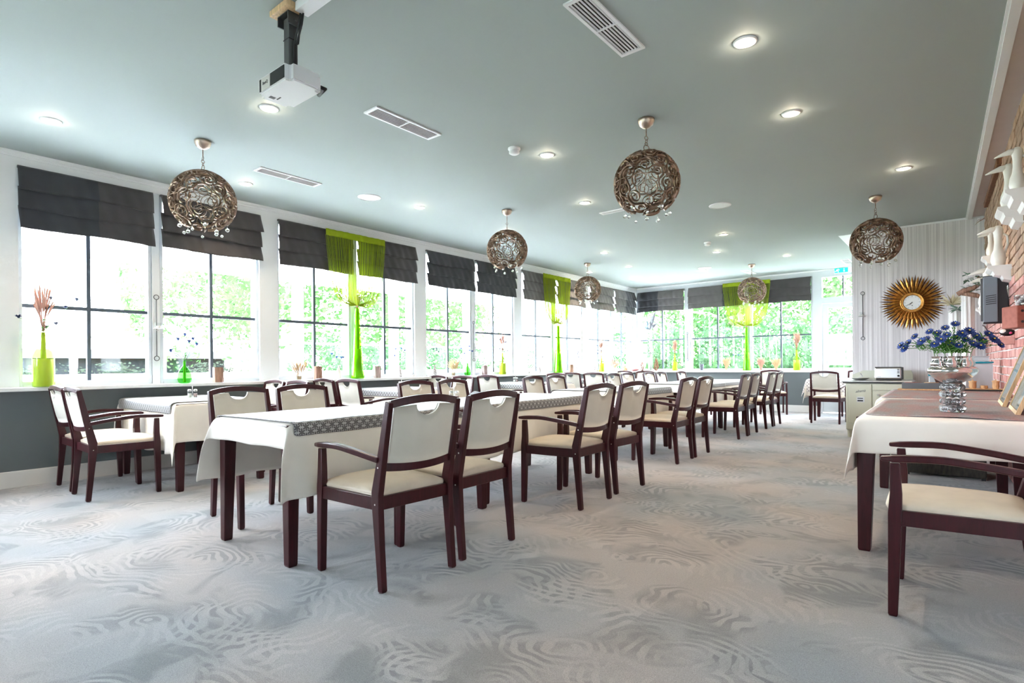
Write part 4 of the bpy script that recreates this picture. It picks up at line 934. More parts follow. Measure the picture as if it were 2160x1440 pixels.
def tealight(loc, label):
    t = thing('tealight_glass', label, 'candle', loc, 0, 'tealight glasses'); b = B(); b.lathe([(.03, 0), (.036, .01), (.038, .06)], 20, cap=False); b.lathe([(.0001, .003), (.03, .003)], 20, cap=False); b.build('glass_cup', CGLASS, t)
    b = B(); b.lathe([(.027, .005), (.027, .035), (.0001, .034)], 20); b.build('wax', WCERAM, t)
tealight((SX+.01, 5.60, SZ), 'small clear tealight glass beside the third pier'); tealight((SX+.01, 8.47, SZ), 'small clear tealight glass past the fourth pier')
def grass_jar(loc, label, h, m, seed, k=1.0, sp=.10):
    t = thing('glass_jar', label, 'jar', loc, 0, 'jars of dried grass'); b = B(); b.lathe([(.032*k, 0), (.036*k, .006), (.036*k, .055*k), (.030*k, .07*k), (.034*k, .085*k)], 20, cap=False); b.build('glass_body', CGLASS, t)
    rnd = random.Random(seed); b = B(); blades(b, 90, .022*k, h, sp, rnd, .0012, .0042, (0, 0, .004), .45)
    tag(b.build('dried_grass_bunch', m, None, loc), 'dried grass in the ' + label.replace('clear jar', 'jar'), 'dried grass', 'dried grass bunches')
grass_jar((SX+.02, 3.74, SZ), 'clear jar left of the brown bark candle', .215, WHEAT, 41, sp=.095)
grass_jar((SX+.02, 6.44, SZ), 'clear jar left of the second round bottle', .25, WHEAT, 42, 1.1, .10)
grass_jar((SX+.02, 11.75, SZ), 'clear jar right of the last lime bottle on the left sill', .27, PINKW, 43, 1.1, .13)
grass_jar((-4.27, BY-.03, SZ+.005), 'clear jar on the back sill left of the small dark vase', .27, WHEAT, 44, 1.0, .09)
grass_jar((-3.52, BY-.03, SZ+.005), 'clear jar on the back sill just right of the tall vase', .26, PINKW, 45, 1.0, .09)
grass_jar((-3.21, BY-.03, SZ+.005), 'clear jar on the back sill second right of the tall vase', .24, WHEAT, 46, 1.0, .10)
t = thing('pebble_glass', 'tapered glass with dark grey filling on the back sill', 'vase', (-4.84, BY-.03, SZ+.005)); b = B(); b.lathe([(.038, 0), (.055, .20)], 22, cap=False); b.build('glass_body', CGLASS, t); b = B(); b.lathe([(.034, .005), (.048, .15), (.0001, .152)], 20); b.build('dark_filling', mat('dark_pebbles', (.10, .10, .13), .7, var=.5, vscale=60), t)
# corner arrangement: tall clear cylinders, carved leaf, rattan and shells
t = thing('cylinder_vase', 'tall clear cylinder vase with grey green sand in the far corner', 'vase', (-6.13, BY-.05, SZ+.005)); b = B(); b.lathe([(.055, 0), (.058, 1.02)], 30, cap=False); b.build('glass_body', CGLASS, t)
b = B(); b.lathe([(.050, .005), (.051, .33), (.0001, .335)], 24); b.build('sand_filling', mat('grey_green_sand', (.33, .36, .29), .8, var=.2, vscale=20), t)
b = B(); b.tube([(0, 0, .33), (-.015, 0, .7), (.01, 0, 1.05)], .012, 8); b.build('stem_bundle', GREYBARK, t)
t = thing('leaf_sculpture', 'grey feathered leaf ornament rising above the corner cylinder vase', 'ornament', (-6.13, BY-.05, SZ+1.03))
def leafshape(b, p0, p1, w_, n=8, bend=.03):
    p0, p1 = V(p0), V(p1); d = p1-p0; sd = d.cross(V((0, 1, 0))).normalized(); vs = []
    for k in range(n+1):
        q = k/n; c = p0+d*q + V((0, -bend*math.sin(q*PI), 0)); ww = w_*math.sin(min(1, q*1.05)*PI)**.7*(1-.3*q); vs += [c-sd*ww, c+V((0, -.006, 0)), c+sd*ww]
    b.add(vs, [(k*3+i, k*3+i+1, k*3+i+4, k*3+i+3) for k in range(n) for i in range(2)], True)
GLEAF = mat('grey_leaf', (.24, .25, .28), .7, var=.3, vscale=25); GLEAF2 = mat('blue_grey_leaf', (.12, .17, .21), .7, var=.3, vscale=25)
b = B(); leafshape(b, (0, 0, .0), (.16, 0, .46), .055); b.build('long_leaf', GLEAF, t, solid=.004)
for i, (p, w_) in enumerate((((-.17, 0, .09), .03), ((.19, 0, .15), .05), ((-.08, 0, .22), .045), ((.02, -.03, .20), .04))): b = B(); leafshape(b, (0, 0, .0), p, w_); b.build('leaf', GLEAF2 if i % 2 == 0 else GLEAF, t, solid=.004)
def squiggle(loc, label, name, m, n, h, w_, seed):
    rnd = random.Random(seed); t = thing(name, label, 'ornament', loc); 
    b = B()
    for i in range(n):
        a = rnd.uniform(0, 6.28); pts = [(rnd.uniform(-.02, .02), rnd.uniform(-.02, .02), 0)]
        for k in range(1, 7): pts.append((w_*math.cos(a+k*1.1)*rnd.uniform(.3, 1)*(1 if k < 5 else .5), .04*math.sin(a+k), h*k/6*rnd.uniform(.85, 1.05)))
        b.tube(pts, [.006]*6+[.003], 5)
    b.sphere((0, 0, .012), .022, 8, (1.4, 1, .6)); tag(b.build('twig_cluster', m, t), kind='stuff')
squiggle((-5.98, BY-.04, SZ+.005), 'curly pink brown twigs right of the corner cylinder vase', 'curly_twigs', RUSTIC, 14, .30, .08, 51)
squiggle((-6.33, BY-.08, SZ+.005), 'thin curly twigs left of the corner cylinder vase', 'curly_twigs', RUSTIC, 8, .24, .05, 52)
squiggle((SX+.05, 12.25, SZ), 'spiky dry seed pod on the sill before the corner', 'seed_pod', LWOOD, 16, .12, .09, 53)
t = thing('shell_bowl', 'shallow pink bowl of pale shells in the sill corner', 'bowl', (SX+.07, 12.72, SZ)); b = B(); b.lathe([(.04, 0), (.09, .02), (.11, .05)], 24, cap=False); b.build('bowl', mat('rose_bowl', (.50, .18, .17), .4), t, solid=.004)
for i in range(9): b = B(); b.sphere((.06*math.cos(i*2.4)*(i % 3+.5)/2.5, .06*math.sin(i*2.4)*(i % 3+.5)/2.5, .052+.012*(i % 2)), .022, 8, (1.2, .8, .7)); b.build('shell', WCERAM, t)
# candle hangers on posts and on the wallpaper
def hanger(loc, rz, label, h=.63):
    t = thing('candle_hanger', label, 'candle holder', loc, rz, 'wire candle hangers'); b = B(); b.tube([(0, -.008, -.31*h/.63), (0, -.008, .31*h/.63)], .004, 6)
    for s in (-1, 1): b.tube([(.024*math.cos(a), -.008, s*(.31*h/.63+.022)+.024*math.sin(a)) for a in [2*PI*i/16 for i in range(17)]], .004, 5)
    b.build('wire_rod', DSTEEL, t); b = B(); b.lathe([(.045, -.012), (.05, -.008)], 20, c=(0, -.062, 0)); b.box((-.006, -.05, -.03), (.006, -.004, -.024)); b.build('tray', STEEL, t)
    b = B(); b.lathe([(.030, -.008), (.036, .05)], 18, c=(0, -.062, 0), cap=False); b.build('glass_cup', CGLASS, t); b = B(); b.lathe([(.022, -.007), (.022, .018), (.0001, .018)], 14, c=(0, -.062, 0)); b.build('wax', WCERAM, t)
hanger((WX-.018, 2.19, 1.46), PI/2, 'wire tealight hanger on the post between the two leftmost windows', .60)
hanger((WX-.018, 7.01, 1.46), PI/2, 'wire tealight hanger on the post left of the middle pendant', .60)
hanger((WX-.018, 11.83, 1.46), PI/2, 'wire tealight hanger on the last left window post', .60)
hanger((-5.19, BY-.0, 1.46), 0, 'wire tealight hanger on the back wall post', .60)
hanger((-1.185, PY, 1.725), 0, 'wire tealight hanger on the ribbed wallpaper left of the clock')
# ================================================================== THINGS ON THE LONG TABLES
def cruet(loc, rz, label, k=1):
    t = thing('cruet_stand', label, 'cruet', loc, rz, 'salt and pepper stands'); b = B(); b.lathe([(.045, 0), (.045, .004)], 20); b.tube([(0, 0, .004), (0, 0, .105)], .003, 6); b.sphere((0, 0, .108), .006, 8); b.build('stand', STEEL, t)
    for s, m in ((-1, WCERAM), (1, mat('pepper', (.25, .22, .20), .6) if False else GREYBARK)):
        b = B(); b.lathe([(.017, .005), (.019, .01), (.019, .06), (.015, .066)], 16, c=(s*.024, 0, 0), cap=False); b.build('glass_shaker', CGLASS, t); b = B(); b.lathe([(.015, .007), (.016, .012), (.016, .045), (.0001, .045)], 12, c=(s*.024, 0, 0)); b.build('shaker_filling', m, t)
        b = B(); b.lathe([(.0165, .066), (.017, .078), (.010, .084), (.0001, .085)], 16, c=(s*.024, 0, 0)); b.build('shaker_cap', CHROME, t)
def napkin(loc, rz, label):
    t = thing('napkin_holder', label, 'napkin holder', loc, rz, 'napkin holders'); b = B(); b.box((-.05, -.02, 0), (.05, .02, .004))
    for s in (-1, 1): b.prism([(-.05, 0)] + [(.05*math.cos(a), .02+.055*math.sin(a)) for a in [PI*(1-i/12) for i in range(13)]] + [(.05, 0)], -.001, .001, Matrix(((1, 0, 0, 0), (0, 0, -1, s*.019), (0, 1, 0, .003), (0, 0, 0, 1))))
    b.build('metal_holder', STEEL, t); b = B(); b.prism([(-.045, 0), (-.045, .03), (0, .068), (.045, .03), (.045, 0)], -.012, .012, Matrix(((1, 0, 0, 0), (0, 0, -1, 0), (0, 1, 0, .005), (0, 0, 0, 1)))); b.build('napkins', SKIRT, t)
TZ = .7495
cruet((-3.22, 3.22, TZ), .3, 'salt and pepper stand on the nearest long table'); napkin((-3.12, 3.37, TZ), .9, 'metal napkin holder on the nearest long table')
cruet((-5.80, 2.25, TZ), 1.2, 'salt and pepper stand on the nearest window table'); napkin((-5.45, 2.35, TZ), .4, 'metal napkin holder on the nearest window table')
cruet((-5.95, 4.95, TZ), .5, 'salt and pepper stand on the second window table'); cruet((-6.05, 7.55, TZ), .5, 'salt and pepper stand on the third window table'); napkin((-5.9, 7.62, TZ), .5, 'metal napkin holder on the third window table')
cruet((-3.40, 6.05, TZ), 0, 'salt and pepper stand on the middle long table'); napkin((-3.48, 9.35, TZ), 0, 'metal napkin holder on the farthest long table'); cruet((-1.45, 11.8, TZ), 0, 'salt and pepper stand on the table near the garden door')
# ================================================================== CLOCK WALL
t = thing('sunburst_clock', 'large antique gold sunburst wall clock with white dial', 'clock', (-.587, PY, 1.875))
RM = lambda a: Matrix.Rotation(a, 4, 'Y')
b = B(); b.add([(-.013, -.012, .12), (0, -.026, .12), (.013, -.012, .12), (-.016, -.010, .30), (0, -.020, .30), (.016, -.010, .30), (0, -.008, .375)], [(0, 1, 4, 3), (1, 2, 5, 4), (3, 4, 6), (4, 5, 6)]); ray_a = b.mesh('ray', GOLD)
b = B(); b.add([(-.008, -.006, .12), (0, -.018, .12), (.008, -.006, .12), (-.008, -.004, .33), (0, -.012, .33), (.008, -.004, .33), (0, -.004, .40)], [(0, 1, 4, 3), (1, 2, 5, 4), (3, 4, 6), (4, 5, 6)]); ray_b = b.mesh('ray', DGOLD)
b = B(); b.add([(-.006, -.03, .11), (0, -.042, .11), (.006, -.03, .11), (-.009, -.022, .22), (0, -.03, .22), (.009, -.022, .22), (0, -.02, .25)], [(0, 1, 4, 3), (1, 2, 5, 4), (3, 4, 6), (4, 5, 6)]); ray_c = b.mesh('ray', GOLD)
NR = 32
for i in range(NR):
    for me, a in ((ray_a, 2*PI*i/NR), (ray_b, 2*PI*(i+.5)/NR), (ray_c, 2*PI*(i+.25)/NR)):
        o = bpy.data.objects.new('ray', me); COL.objects.link(o); o.parent = t; o.rotation_euler = (0, a, 0)
RX = Matrix.Rotation(PI/2, 4, 'X')
def disc(prof, name, m, parent, n=40):
    bb = B(); tmp = B(); tmp.lathe(prof, n, cap=False); bb.add([(x, -z, y) for x, y, z in tmp.v], tmp.f, True); return bb.build(name, m, parent)
disc([(.0001, .006), (.125, .006), (.125, .0), ], 'back_disc', DGOLD, t)
disc([(.145, .02), (.142, .045), (.128, .05), (.122, .042), (.114, .05), (.104, .045), (.100, .034)], 'dial_ring', GOLD, t)
disc([(.101, .036), (.0001, .038)], 'dial', mat('dial_white', (.78, .79, .76), .4), t)
b = B()
for i in range(12): a = 2*PI*i/12; b.boxc((.085*math.sin(a), -.039, .085*math.cos(a)), (.004, .001, .012 if i % 3 else .018), Matrix.Rotation(a, 3, 'Y'))
tag(b.build('hour_marks', TEXTM, t), kind='stuff')
for nm, a, L, w_ in (('hour_hand', math.radians(222), .045, .006), ('minute_hand', math.radians(238), .078, .004)):
    b = B(); b.boxc((math.sin(a)*L/2, -.0425, math.cos(a)*L/2), (w_, .002, L), Matrix.Rotation(a, 3, 'Y')); b.sphere((0, -.043, 0), .006, 8); b.build(nm, BLACK, t)
b = B(); b.sphere((0, -.041, -.045), .006, 8, (1, .4, 1)); b.build('seconds_pivot', BLACK, t)
# enamel stove
t = thing('enamel_stove', 'old cream enamel cooking stove with two fronts and a splashback', 'stove', (-.98, 9.20, 0))
b = B(); b.rbox((-.33, -.22, .10), (.40, .40, .765), .02); b.build('body', ENAMEL, t)
b = B(); b.rbox((-.375, -.265, .768), (.43, .42, .79), .008); b.build('hob_plate', STEEL, t); b = B(); b.box((-.36, -.25, .752), (.415, .41, .767)); b.build('hob_trim', BLACK, t)
b = B(); b.rbox((-.29, -.236, .20), (-.02, -.222, .74), .006); dr1 = b.build('oven_door', ENAMEL, t); b = B(); b.rbox((-.01, -.236, .66), (.36, -.222, .745), .006); b.build('drawer', ENAMEL, t); b = B(); b.rbox((-.01, -.236, .20), (.36, -.222, .65), .006); dr2 = b.build('oven_door', ENAMEL, t)
b = B(); b.box((-.195, -.242, .495), (-.105, -.236, .565)); b.build('vent_plate', STEEL, dr1); b = B(); b.box((-.185, -.245, .54), (-.12, -.2425, .553)); b.box((-.185, -.245, .505), (-.12, -.2425, .525)); b.build('vent_openings', BLACK, dr1)
tc = bpy.data.curves.new('lettering', 'FONT'); tc.body = 'altena'; tc.size = .05; tc.extrude = .0015; tc.shear = .4; tc.align_x = 'CENTER'; text_mesh(tc, DSTEEL, dr1, (-.15, -.2385, .63), (PI/2, -.16, 0))
b = B(); b.tube([(.05, -.235, .60), (.05, -.262, .60), (.085, -.262, .585)], .010, 8); b.build('handle', STEEL, dr2)
for sx in (-.29, .36):
    for sy in (-.18, .36): b = B(); b.lathe([(.022, 0), (.03, .1)], 12, c=(sx, sy, 0)); b.build('foot', ENAMEL, t)
b = B(); b.prism([(-.33, 0), (-.33, .07), (-.26, .10), (-.19, .13), (.38, .13), (.40, .08), (.40, 0)], -.01, .01, Matrix(((1, 0, 0, 0), (0, 0, -1, .39), (0, 1, 0, .79), (0, 0, 0, 1)))); b.build('splashback', ENAMEL, t)
t = thing('toaster', 'brushed steel long slot toaster standing on the enamel stove', 'toaster', (-.83, 9.20, .791)); b = B(); b.rbox((-.155, -.07, .018), (.155, .07, .175), .018); b.build('shell', STEEL, t)
b = B(); b.rbox((.150, -.073, .012), (.166, .073, .178), .006); b.rbox((-.15, -.062, .17), (.15, .062, .182), .004); b.rbox((-.14, -.06, .002), (.15, .06, .02), .004); b.build('black_trim', BLACK, t)
for k in range(3): b = B(); b.rbox((.105, -.076, .142-k*.022), (.130, -.069, .152-k*.022), .002); b.build('button', BLACK, t)
b = B(); disc([(.014, .070), (.013, .084), (.0001, .085)], 'dial_knob', BLACK, t, 18).location = (.118, 0, .062)
b = B(); b.box((-.12, -.0712, .045), (-.08, -.0702, .049)); b.build('badge', DSTEEL, t)
t = thing('white_plate', 'white oval plate with spoon rest on the left of the stove', 'plate', (-1.17, 9.25, .791)); b = B(); b.lathe([(.05, 0), (.08, .006), (.12, .028)], 28); b.build('plate', WCERAM, t); b = B(); b.tube([(-.02, -.01, .03), (.03, .02, .05), (.0, .03, .09)], [.006, .006, .010], 6); b.build('spoon', STEEL, t)
# draped pedestals with flowers
for (x, y, zt, nm, lab) in ((-.112, 9.30, 1.69, 1, 'shorter'), (.018, 9.15, 1.86, 2, 'taller')):
    t = thing('pedestal', '%s cream fluted pedestal in the corner behind the silver vase' % lab, 'pedestal', (x, y, 0)); rnd = random.Random(nm); ph = rnd.uniform(0, 6)
    b = B(); b.grid(61, 12, lambda u, v: ((.070+.006*math.sin(u*2*PI*9+ph)+.003*math.sin(u*2*PI*17+v*3))*(1-.08*v)*math.cos(2*PI*u), (.070+.006*math.sin(u*2*PI*9+ph))*(1-.08*v)*math.sin(2*PI*u), zt*v)); b.build('column', WPLASTER, t)
    b = B(); b.lathe([(.075, 0), (.07, .012), (.0001, .014)], 24, c=(0, 0, zt)); b.build('cap', WPLASTER, t)
t = thing('bromeliad_plant', 'cream star shaped artificial flower with green leaves on the shorter pedestal', 'plant', (-.14, 9.24, 1.71)); rnd = random.Random(8)
def petal(b, c, a, el, L, w_):
    d = V((math.cos(a)*math.cos(el), math.sin(a)*math.cos(el), math.sin(el))); sd = d.cross(V((0, 0, 1))).normalized()*w_; up = sd.cross(d).normalized()*L*.06; c = V(c); b.add([c, c+d*L*.45+sd+up, c+d*L, c+d*L*.45-sd+up], [(0, 1, 2, 3)])
for i in range(34): b = B(); petal(b, (0, -.02, .06), rnd.uniform(0, 6.28), rnd.uniform(.0, 1.3), rnd.uniform(.15, .22), .017); b.build('petal', CREAMF, t)
SAGE = mat('sage_leaf', (.16, .27, .20), .6, var=.3, vscale=30)
for i in range(26): b = B(); petal(b, (.05, -.03, .0), rnd.uniform(0, 6.28), rnd.uniform(-.5, .6), rnd.uniform(.08, .15), .018); b.build('leaf', SAGE, t)
t = thing('leafy_garland', 'dark twig garland with grey green leaves on the taller pedestal', 'plant', (.02, 9.08, 1.90)); b = B(); b.tube([(-.10, .0, -.01), (-.03, -.02, .03), (.05, -.03, .05), (.12, -.02, .10), (.10, 0, .2)], [.03, .035, .03, .022, .012], 8); b.tube([(-.05, 0, 0), (.08, -.02, -.04), (.16, -.02, -.09)], [.03, .03, .01], 7); b.build('twig_roll', BARK, t)
for i in range(30): b = B(); petal(b, (rnd.uniform(-.06, .12), -.04, rnd.uniform(.0, .22)), rnd.uniform(0, 6.28), rnd.uniform(-.6, .8), rnd.uniform(.05, .10), .022); b.build('leaf', SAGE, t)
# ================================================================== BUFFET TABLES
BZ = .7495
t = thing('silver_vase', 'round silver vase with a ring of small necks full of blue flowers', 'vase', (-.062, 3.99, .915))
b = B(); b.lathe([(.042, 0), (.052, .004), (.082, .024), (.108, .05), (.1155, .066), (.110, .082), (.088, .095), (.03, .102), (.0001, .103)], 40, cap=False); b.build('body', CHROME, t)
necks = [(0, 0)] + [(.076*math.cos(a), .076*math.sin(a)) for a in [2*PI*i/7+.2 for i in range(7)]]; proto = None
for x, y in necks:
    if proto is None: b = B(); b.lathe([(.016, -.012), (.0265, .010), (.0255, .024), (.017, .036), (.017, .046), (.023, .056)], 20, cap=False); proto = b.build('neck', CHROME, t, (x, y, .092))
    else: inst(proto, t, (x, y, .092))
t = thing('glass_pedestal', 'bubbly clear glass pedestal carrying the silver vase', 'glass stand', (-.062, 3.99, BZ+.003)); 
GBALL = mat('solid_clear_glass', (.96, .97, .98), .03, trans=.9)
b = B(); b.lathe([(.055, 0), (.058, .005), (.034, .03), (.034, .12), (.05, .155), (.0001, .158)], 24); b.build('core', GBALL, t); proto = None
for k in range(4):
    for i in range(8):
        a = 2*PI*(i+.5*(k % 2))/8; p = (.044*math.cos(a), .044*math.sin(a), .02+.039*k)
        if proto is None: b = B(); b.sphere((0, 0, 0), .0185, 12); proto = b.build('bubble', GBALL, t, p)
        else: inst(proto, t, p)
rnd = random.Random(77); fl = thing('flower_bunch', 'large spray of bright blue aster flowers in the silver vase', 'flowers', (-.062, 3.99, 1.07), 0, None)
hd = [(-.215, -.02, .04), (-.20, .0, .075), (-.17, .02, .11), (-.135, -.03, .08), (-.115, .03, .095), (-.075, -.04, .06), (-.065, .03, .125), (-.045, -.05, .085), (-.03, .04, .155), (-.008, .0, .07), (.02, .04, .10), (.045, -.03, .115), (.03, -.05, .05), (.075, .02, .13), (.09, -.04, .06), (.13, .03, .075), (.155, 0, .11), (.175, -.02, .08), (.205, .01, .05), (.015, .05, .175), (-.15, .03, .06), (.12, -.03, .045), (-.235, .0, .06), (-.10, .0, .135), (.06, .0, .085), (-.02, -.06, .11), (.19, .0, .07), (.105, .0, .10), (-.055, .0, .095)]
fm = B(); 
def aster(b, r, rnd):
    for ring, n, el in ((1, 13, .25), (.85, 11, .7), (.6, 8, 1.1)):
        for i in range(n):
            a = 2*PI*i/n+ring; L = r*ring; d = V((math.cos(a)*math.cos(el), math.sin(a)*math.cos(el), math.sin(el)*.6)); sd = V((-math.sin(a), math.cos(a), 0))*r*.20; b.add([V((0, 0, 0)), d*L*.6+sd, d*L, d*L*.6-sd], [(0, 1, 2, 3)])
aster(fm, .030, rnd); fme = fm.mesh('flower', BLUEF); ym = B(); ym.sphere((0, 0, .010), .0042, 8, (1, 1, .6)); yme = ym.mesh('flower_heart', YELLOW)
for i, h in enumerate(hd):
    nk = necks[i % 8]; h = V(h); b = B(); b.tube([(nk[0], nk[1], -.03), (nk[0]*1.1, nk[1]*1.1, .01), h*.6+V((0, 0, .02)), h], .0018, 5, cap=False); b.build('stem', STEMG, fl)
    o = bpy.data.objects.new('flower', fme); COL.objects.link(o); o.parent = fl; o.location = h; q = V((h.x*3, -.6+h.y, .55)).normalized().to_track_quat('Z', 'Y'); o.rotation_mode = 'QUATERNION'; o.rotation_quaternion = q; o.scale = (rnd.uniform(.8, 1.15),)*3
    c = bpy.data.objects.new('flower_heart', yme); COL.objects.link(c); c.parent = o
b = B()
for i in range(420):
    k = rnd.choice(hd); q = rnd.uniform(.1, .85); c = V(k)*q + V((rnd.uniform(-.012, .012), rnd.uniform(-.012, .012), .0)); a = rnd.uniform(0, 6.28); petal(b, c, a, rnd.uniform(.2, 1.2), rnd.uniform(.022, .055), .0035)
tag(b.build('leaflets', LEAFG, fl), kind='stuff')
# picture frames leaning on the brick wall
def pframe(y0, y1, xb, label):
    h = .52; lean = .34; t = thing('picture_frame', label, 'picture frame', (xb, (y0+y1)/2, BZ+.003), 0, 'leaning picture frames'); wy = (y1-y0)/2
    R = Matrix.Rotation(lean, 4, 'Y')
    def bb(a, c, name, m): q = B(); q.box(a, c); q.v = [tuple(R @ V(v)) for v in q.v]; return q.build(name, m, t)
    bb((0, -wy, 0), (.02, -wy+.02, h), 'frame_side', PINEW); bb((0, wy-.02, 0), (.02, wy, h), 'frame_side', PINEW); bb((0, -wy+.02, 0), (.02, wy-.02, .02), 'frame_bottom', PINEW); bb((0, -wy+.02, h-.02), (.02, wy-.02, h), 'frame_top', PINEW)
    bb((.006, -wy+.02, .02), (.018, wy-.02, h-.02), 'picture', PICM); bb((.003, -wy+.02, .02), (.005, wy-.02, h-.02), 'glass_sheet', CGLASS)
def m_pic():
    m, n, l, p = _mat('faded_picture'); g = NG(m); l.new(g.ramp(g.noise(g.mapping(g.coord(), (3, 8, 5)), 3, 5, .6, 1), [(.3, (.12, .14, .16)), (.5, (.42, .47, .50)), (.7, (.72, .73, .72))]), p.inputs['Base Color']); p.inputs['Roughness'].default_value = .3; return m
PICM = m_pic()
pframe(4.60, 5.19, .168, 'light wooden picture frame leaning on the brick wall, farther of two'); pframe(3.93, 4.555, .196, 'light wooden picture frame leaning on the brick wall, nearer of two')
# trays and jars at the far end of the buffet
Y2 = 7.05
t = thing('serving_board', 'pale wooden serving board under the dark tray on the buffet', 'board', (-.35, 7.03, BZ+.002)); b = B(); b.rbox((-.20, -.10, 0), (.20, .10, .012), .004); b.build('board', LWOOD, t)
t = thing('dark_tray', 'dark blue grey wooden tray box at the far end of the buffet', 'tray', (-.345, 7.04, BZ+.0155)); b = B(); b.box((-.17, -.08, 0), (.17, .08, .008)); b.build('base', DSTEEL, t)
for nm, a, c in (('side_board', (-.17, -.08, .008), (.17, -.07, .06)), ('side_board', (-.17, .07, .008), (.17, .08, .06)), ('side_board', (-.17, -.07, .008), (-.16, .07, .06)), ('side_board', (.16, -.07, .008), (.17, .07, .06))): b = B(); b.box(a, c); b.build(nm, DSTEEL, t)
for k, (x, w_) in enumerate(((-.08, .075), (.07, .06))):
    t = thing('cork_mat_stack', ('left' if k == 0 else 'right') + ' stack of brown cork mats in the dark tray', 'mats', (-.345+x, 7.04, BZ+.024), 0, 'cork mat stacks'); b = B()
    for i in range(5): b.lathe([(w_-.004*(i % 2), .011*i), (w_-.004*(i % 2), .011*i+.0095)], 24)
    b.build('mats', LWOOD if k else TERRA, t)
def tub(loc, label, r, h, clear=True):
    t = thing('storage_box', label, 'food box', loc, 0, 'food boxes with teal lids'); b = B(); b.rbox((-r, -r*.7, 0), (r, r*.7, h), .008); b.build('container', FROST, t); b = B(); b.rbox((-r-.006, -r*.7-.006, h+.001), (r+.006, r*.7+.006, h+.018), .004); b.build('lid', TEAL, t)
    return t
tt = tub((-.235, 7.30, BZ+.003), 'small clear food box with a teal lid and red knob behind the tray', .07, .135); b = B(); b.sphere((.0, 0, .163), .013, 10); b.build('knob', mat('red_knob', (.45, .01, .03), .4), tt)
tub((.098, 7.35, BZ+.003), 'big frosted food box with a teal lid right of the silver vase', .105, .262)
t = thing('storage_box', 'low clear food box standing on the big frosted one', 'food box', (.09, 7.35, BZ+.286)); b = B(); b.rbox((-.085, -.05, 0), (.085, .05, .045), .006); b.build('container', FROST, t); b = B(); b.rbox((-.09, -.055, .046), (.09, .055, .054), .003); b.build('lid', FROST, t)
t = thing('leaning_tray', 'dark brown tray leaning upright behind the silver vase', 'tray', (-.15, 7.12, BZ+.003)); b = B(); b.boxc((0, 0, .11), (.20, .012, .22), Matrix.Rotation(.25, 3, 'X') @ Matrix.Rotation(-.3, 3, 'Y')); b.build('tray', mat('dark_brown', (.07, .03, .025), .5), t)
t = thing('tray_rail', 'long black tray with a light rim at the end of the buffet', 'tray', (.15, 7.02, BZ+.003)); b = B(); b.rbox((-.24, -.09, 0), (.15, .09, .014), .004); b.build('tray', BLACK, t); b = B(); b.rbox((-.235, -.085, .0145), (.145, .085, .02), .002); b.build('wooden_insert', LWOOD, t)
for k, (x, s) in enumerate(((.045, 'left'), (.215, 'right'), (.13, 'middle'), (-.04, 'leftmost low'))):
    h = (.062, .066, .03, .035)[k]; r = (.030, .028, .03, .026)[k]
    t = thing('wooden_pot', '%s small turned wooden pot on the black tray' % s, 'pot', (x, 7.02, BZ+.024), 0, 'small wooden pots'); b = B(); b.lathe([(r*.8, 0), (r, h*.3), (r*.92, h*.85), (r*1.02, h)], 20); b.build('pot', LWOOD, t)
    if k < 2: b = B(); b.lathe([(r*1.05, h+.001), (r*1.05, h+.01), (.004, h+.014), (.008, h+.024), (.0001, h+.026)], 18); b.build('lid', LWOOD, t)
# ================================================================== ON THE BRICK WALL
def corbel(y, z, wy, depth, label):
    x = wxr(y); t = thing('corbel_shelf', label, 'shelf', (x, y, z), math.atan(.0312), 'white corbel shelves')
    b = B(); prof = [(0.0, 0), (-depth, 0), (-depth, -.018), (-depth*.93, -.03), (-depth*.80, -.045), (-depth*.72, -.075), (-depth*.45, -.09), (-depth*.36, -.12), (-.012, -.135), (0, -.135)]
    Mx = Matrix(((1, 0, 0, 0), (0, 0, 1, 0), (0, 1, 0, 0), (0, 0, 0, 1))); b.prism(prof[::-1], -wy/2, wy/2, Mx); b.build('corbel', WPLASTER, t)
    return (x, y, z)
def bird(loc, label, h, rz, kind=0):
    "pelican shaped jug: body, neck, head with a long beak pointing at local -x"
    t = thing('bird_jug', label, 'ornament', loc, rz, 'white ceramic bird jugs'); k = h/.37
    b = B(); b.lathe([(r*k, z*k) for r, z in ((.030, 0), (.045, .02), (.055, .06), (.050, .11), (.034, .155), (.028, .21), (.030, .27), (.036, .31), (.034, .345), (.018, .366), (.0001, .37))], 28, cap=False); b.lathe([(.0001, .001), (.03*k, .001)], 20, cap=False); b.build('body', WCERAM, t)
    b = B(); b.tube([(-.005*k, 0, .335*k), (-.05*k, 0, .335*k), (-.10*k, 0, .320*k), (-.145*k, 0, .305*k)], [.030*k, .024*k, .014*k, .004*k], 12); b.build('beak', WCERAM, t)
    b = B(); b.tube([(.028*k, 0, .30*k), (.062*k, 0, .27*k), (.066*k, 0, .20*k), (.045*k, 0, .12*k)], [.009*k]*4, 8); b.build('handle', WCERAM, t)
BD = [(6.45, 1.85, .30, .165, .36, 'lower white corbel above the black box', 'white long beaked bird jug above the black box'),
      (7.45, 2.09, .22, .15, .25, 'small white corbel behind the lower one', 'smaller white bird jug behind the first one'),
      (5.62, 2.17, .30, .15, .34, 'white corbel higher up towards the camera', 'white bird jug on the higher corbel'),
      (5.05, 2.16, .28, .15, .30, 'white corbel close to the right edge of the picture', 'white round bird jug close to the right edge'),
      (7.95, 1.63, .24, .15, .42, 'white corbel low beside the garland', 'slim white bird jug left of the black box'),
      (8.55, 1.66, .22, .15, .36, 'farthest white corbel behind the garland', 'farthest white bird jug above the garland')]
for y, z, wy, dp, h, l1, l2 in BD:
    x, _, _ = corbel(y, z, wy, dp, l1); bird((x-dp*.52, y-.02, z+.001), l2, h, math.atan(.0312)+.05)
y = 6.5; x = wxr(y)
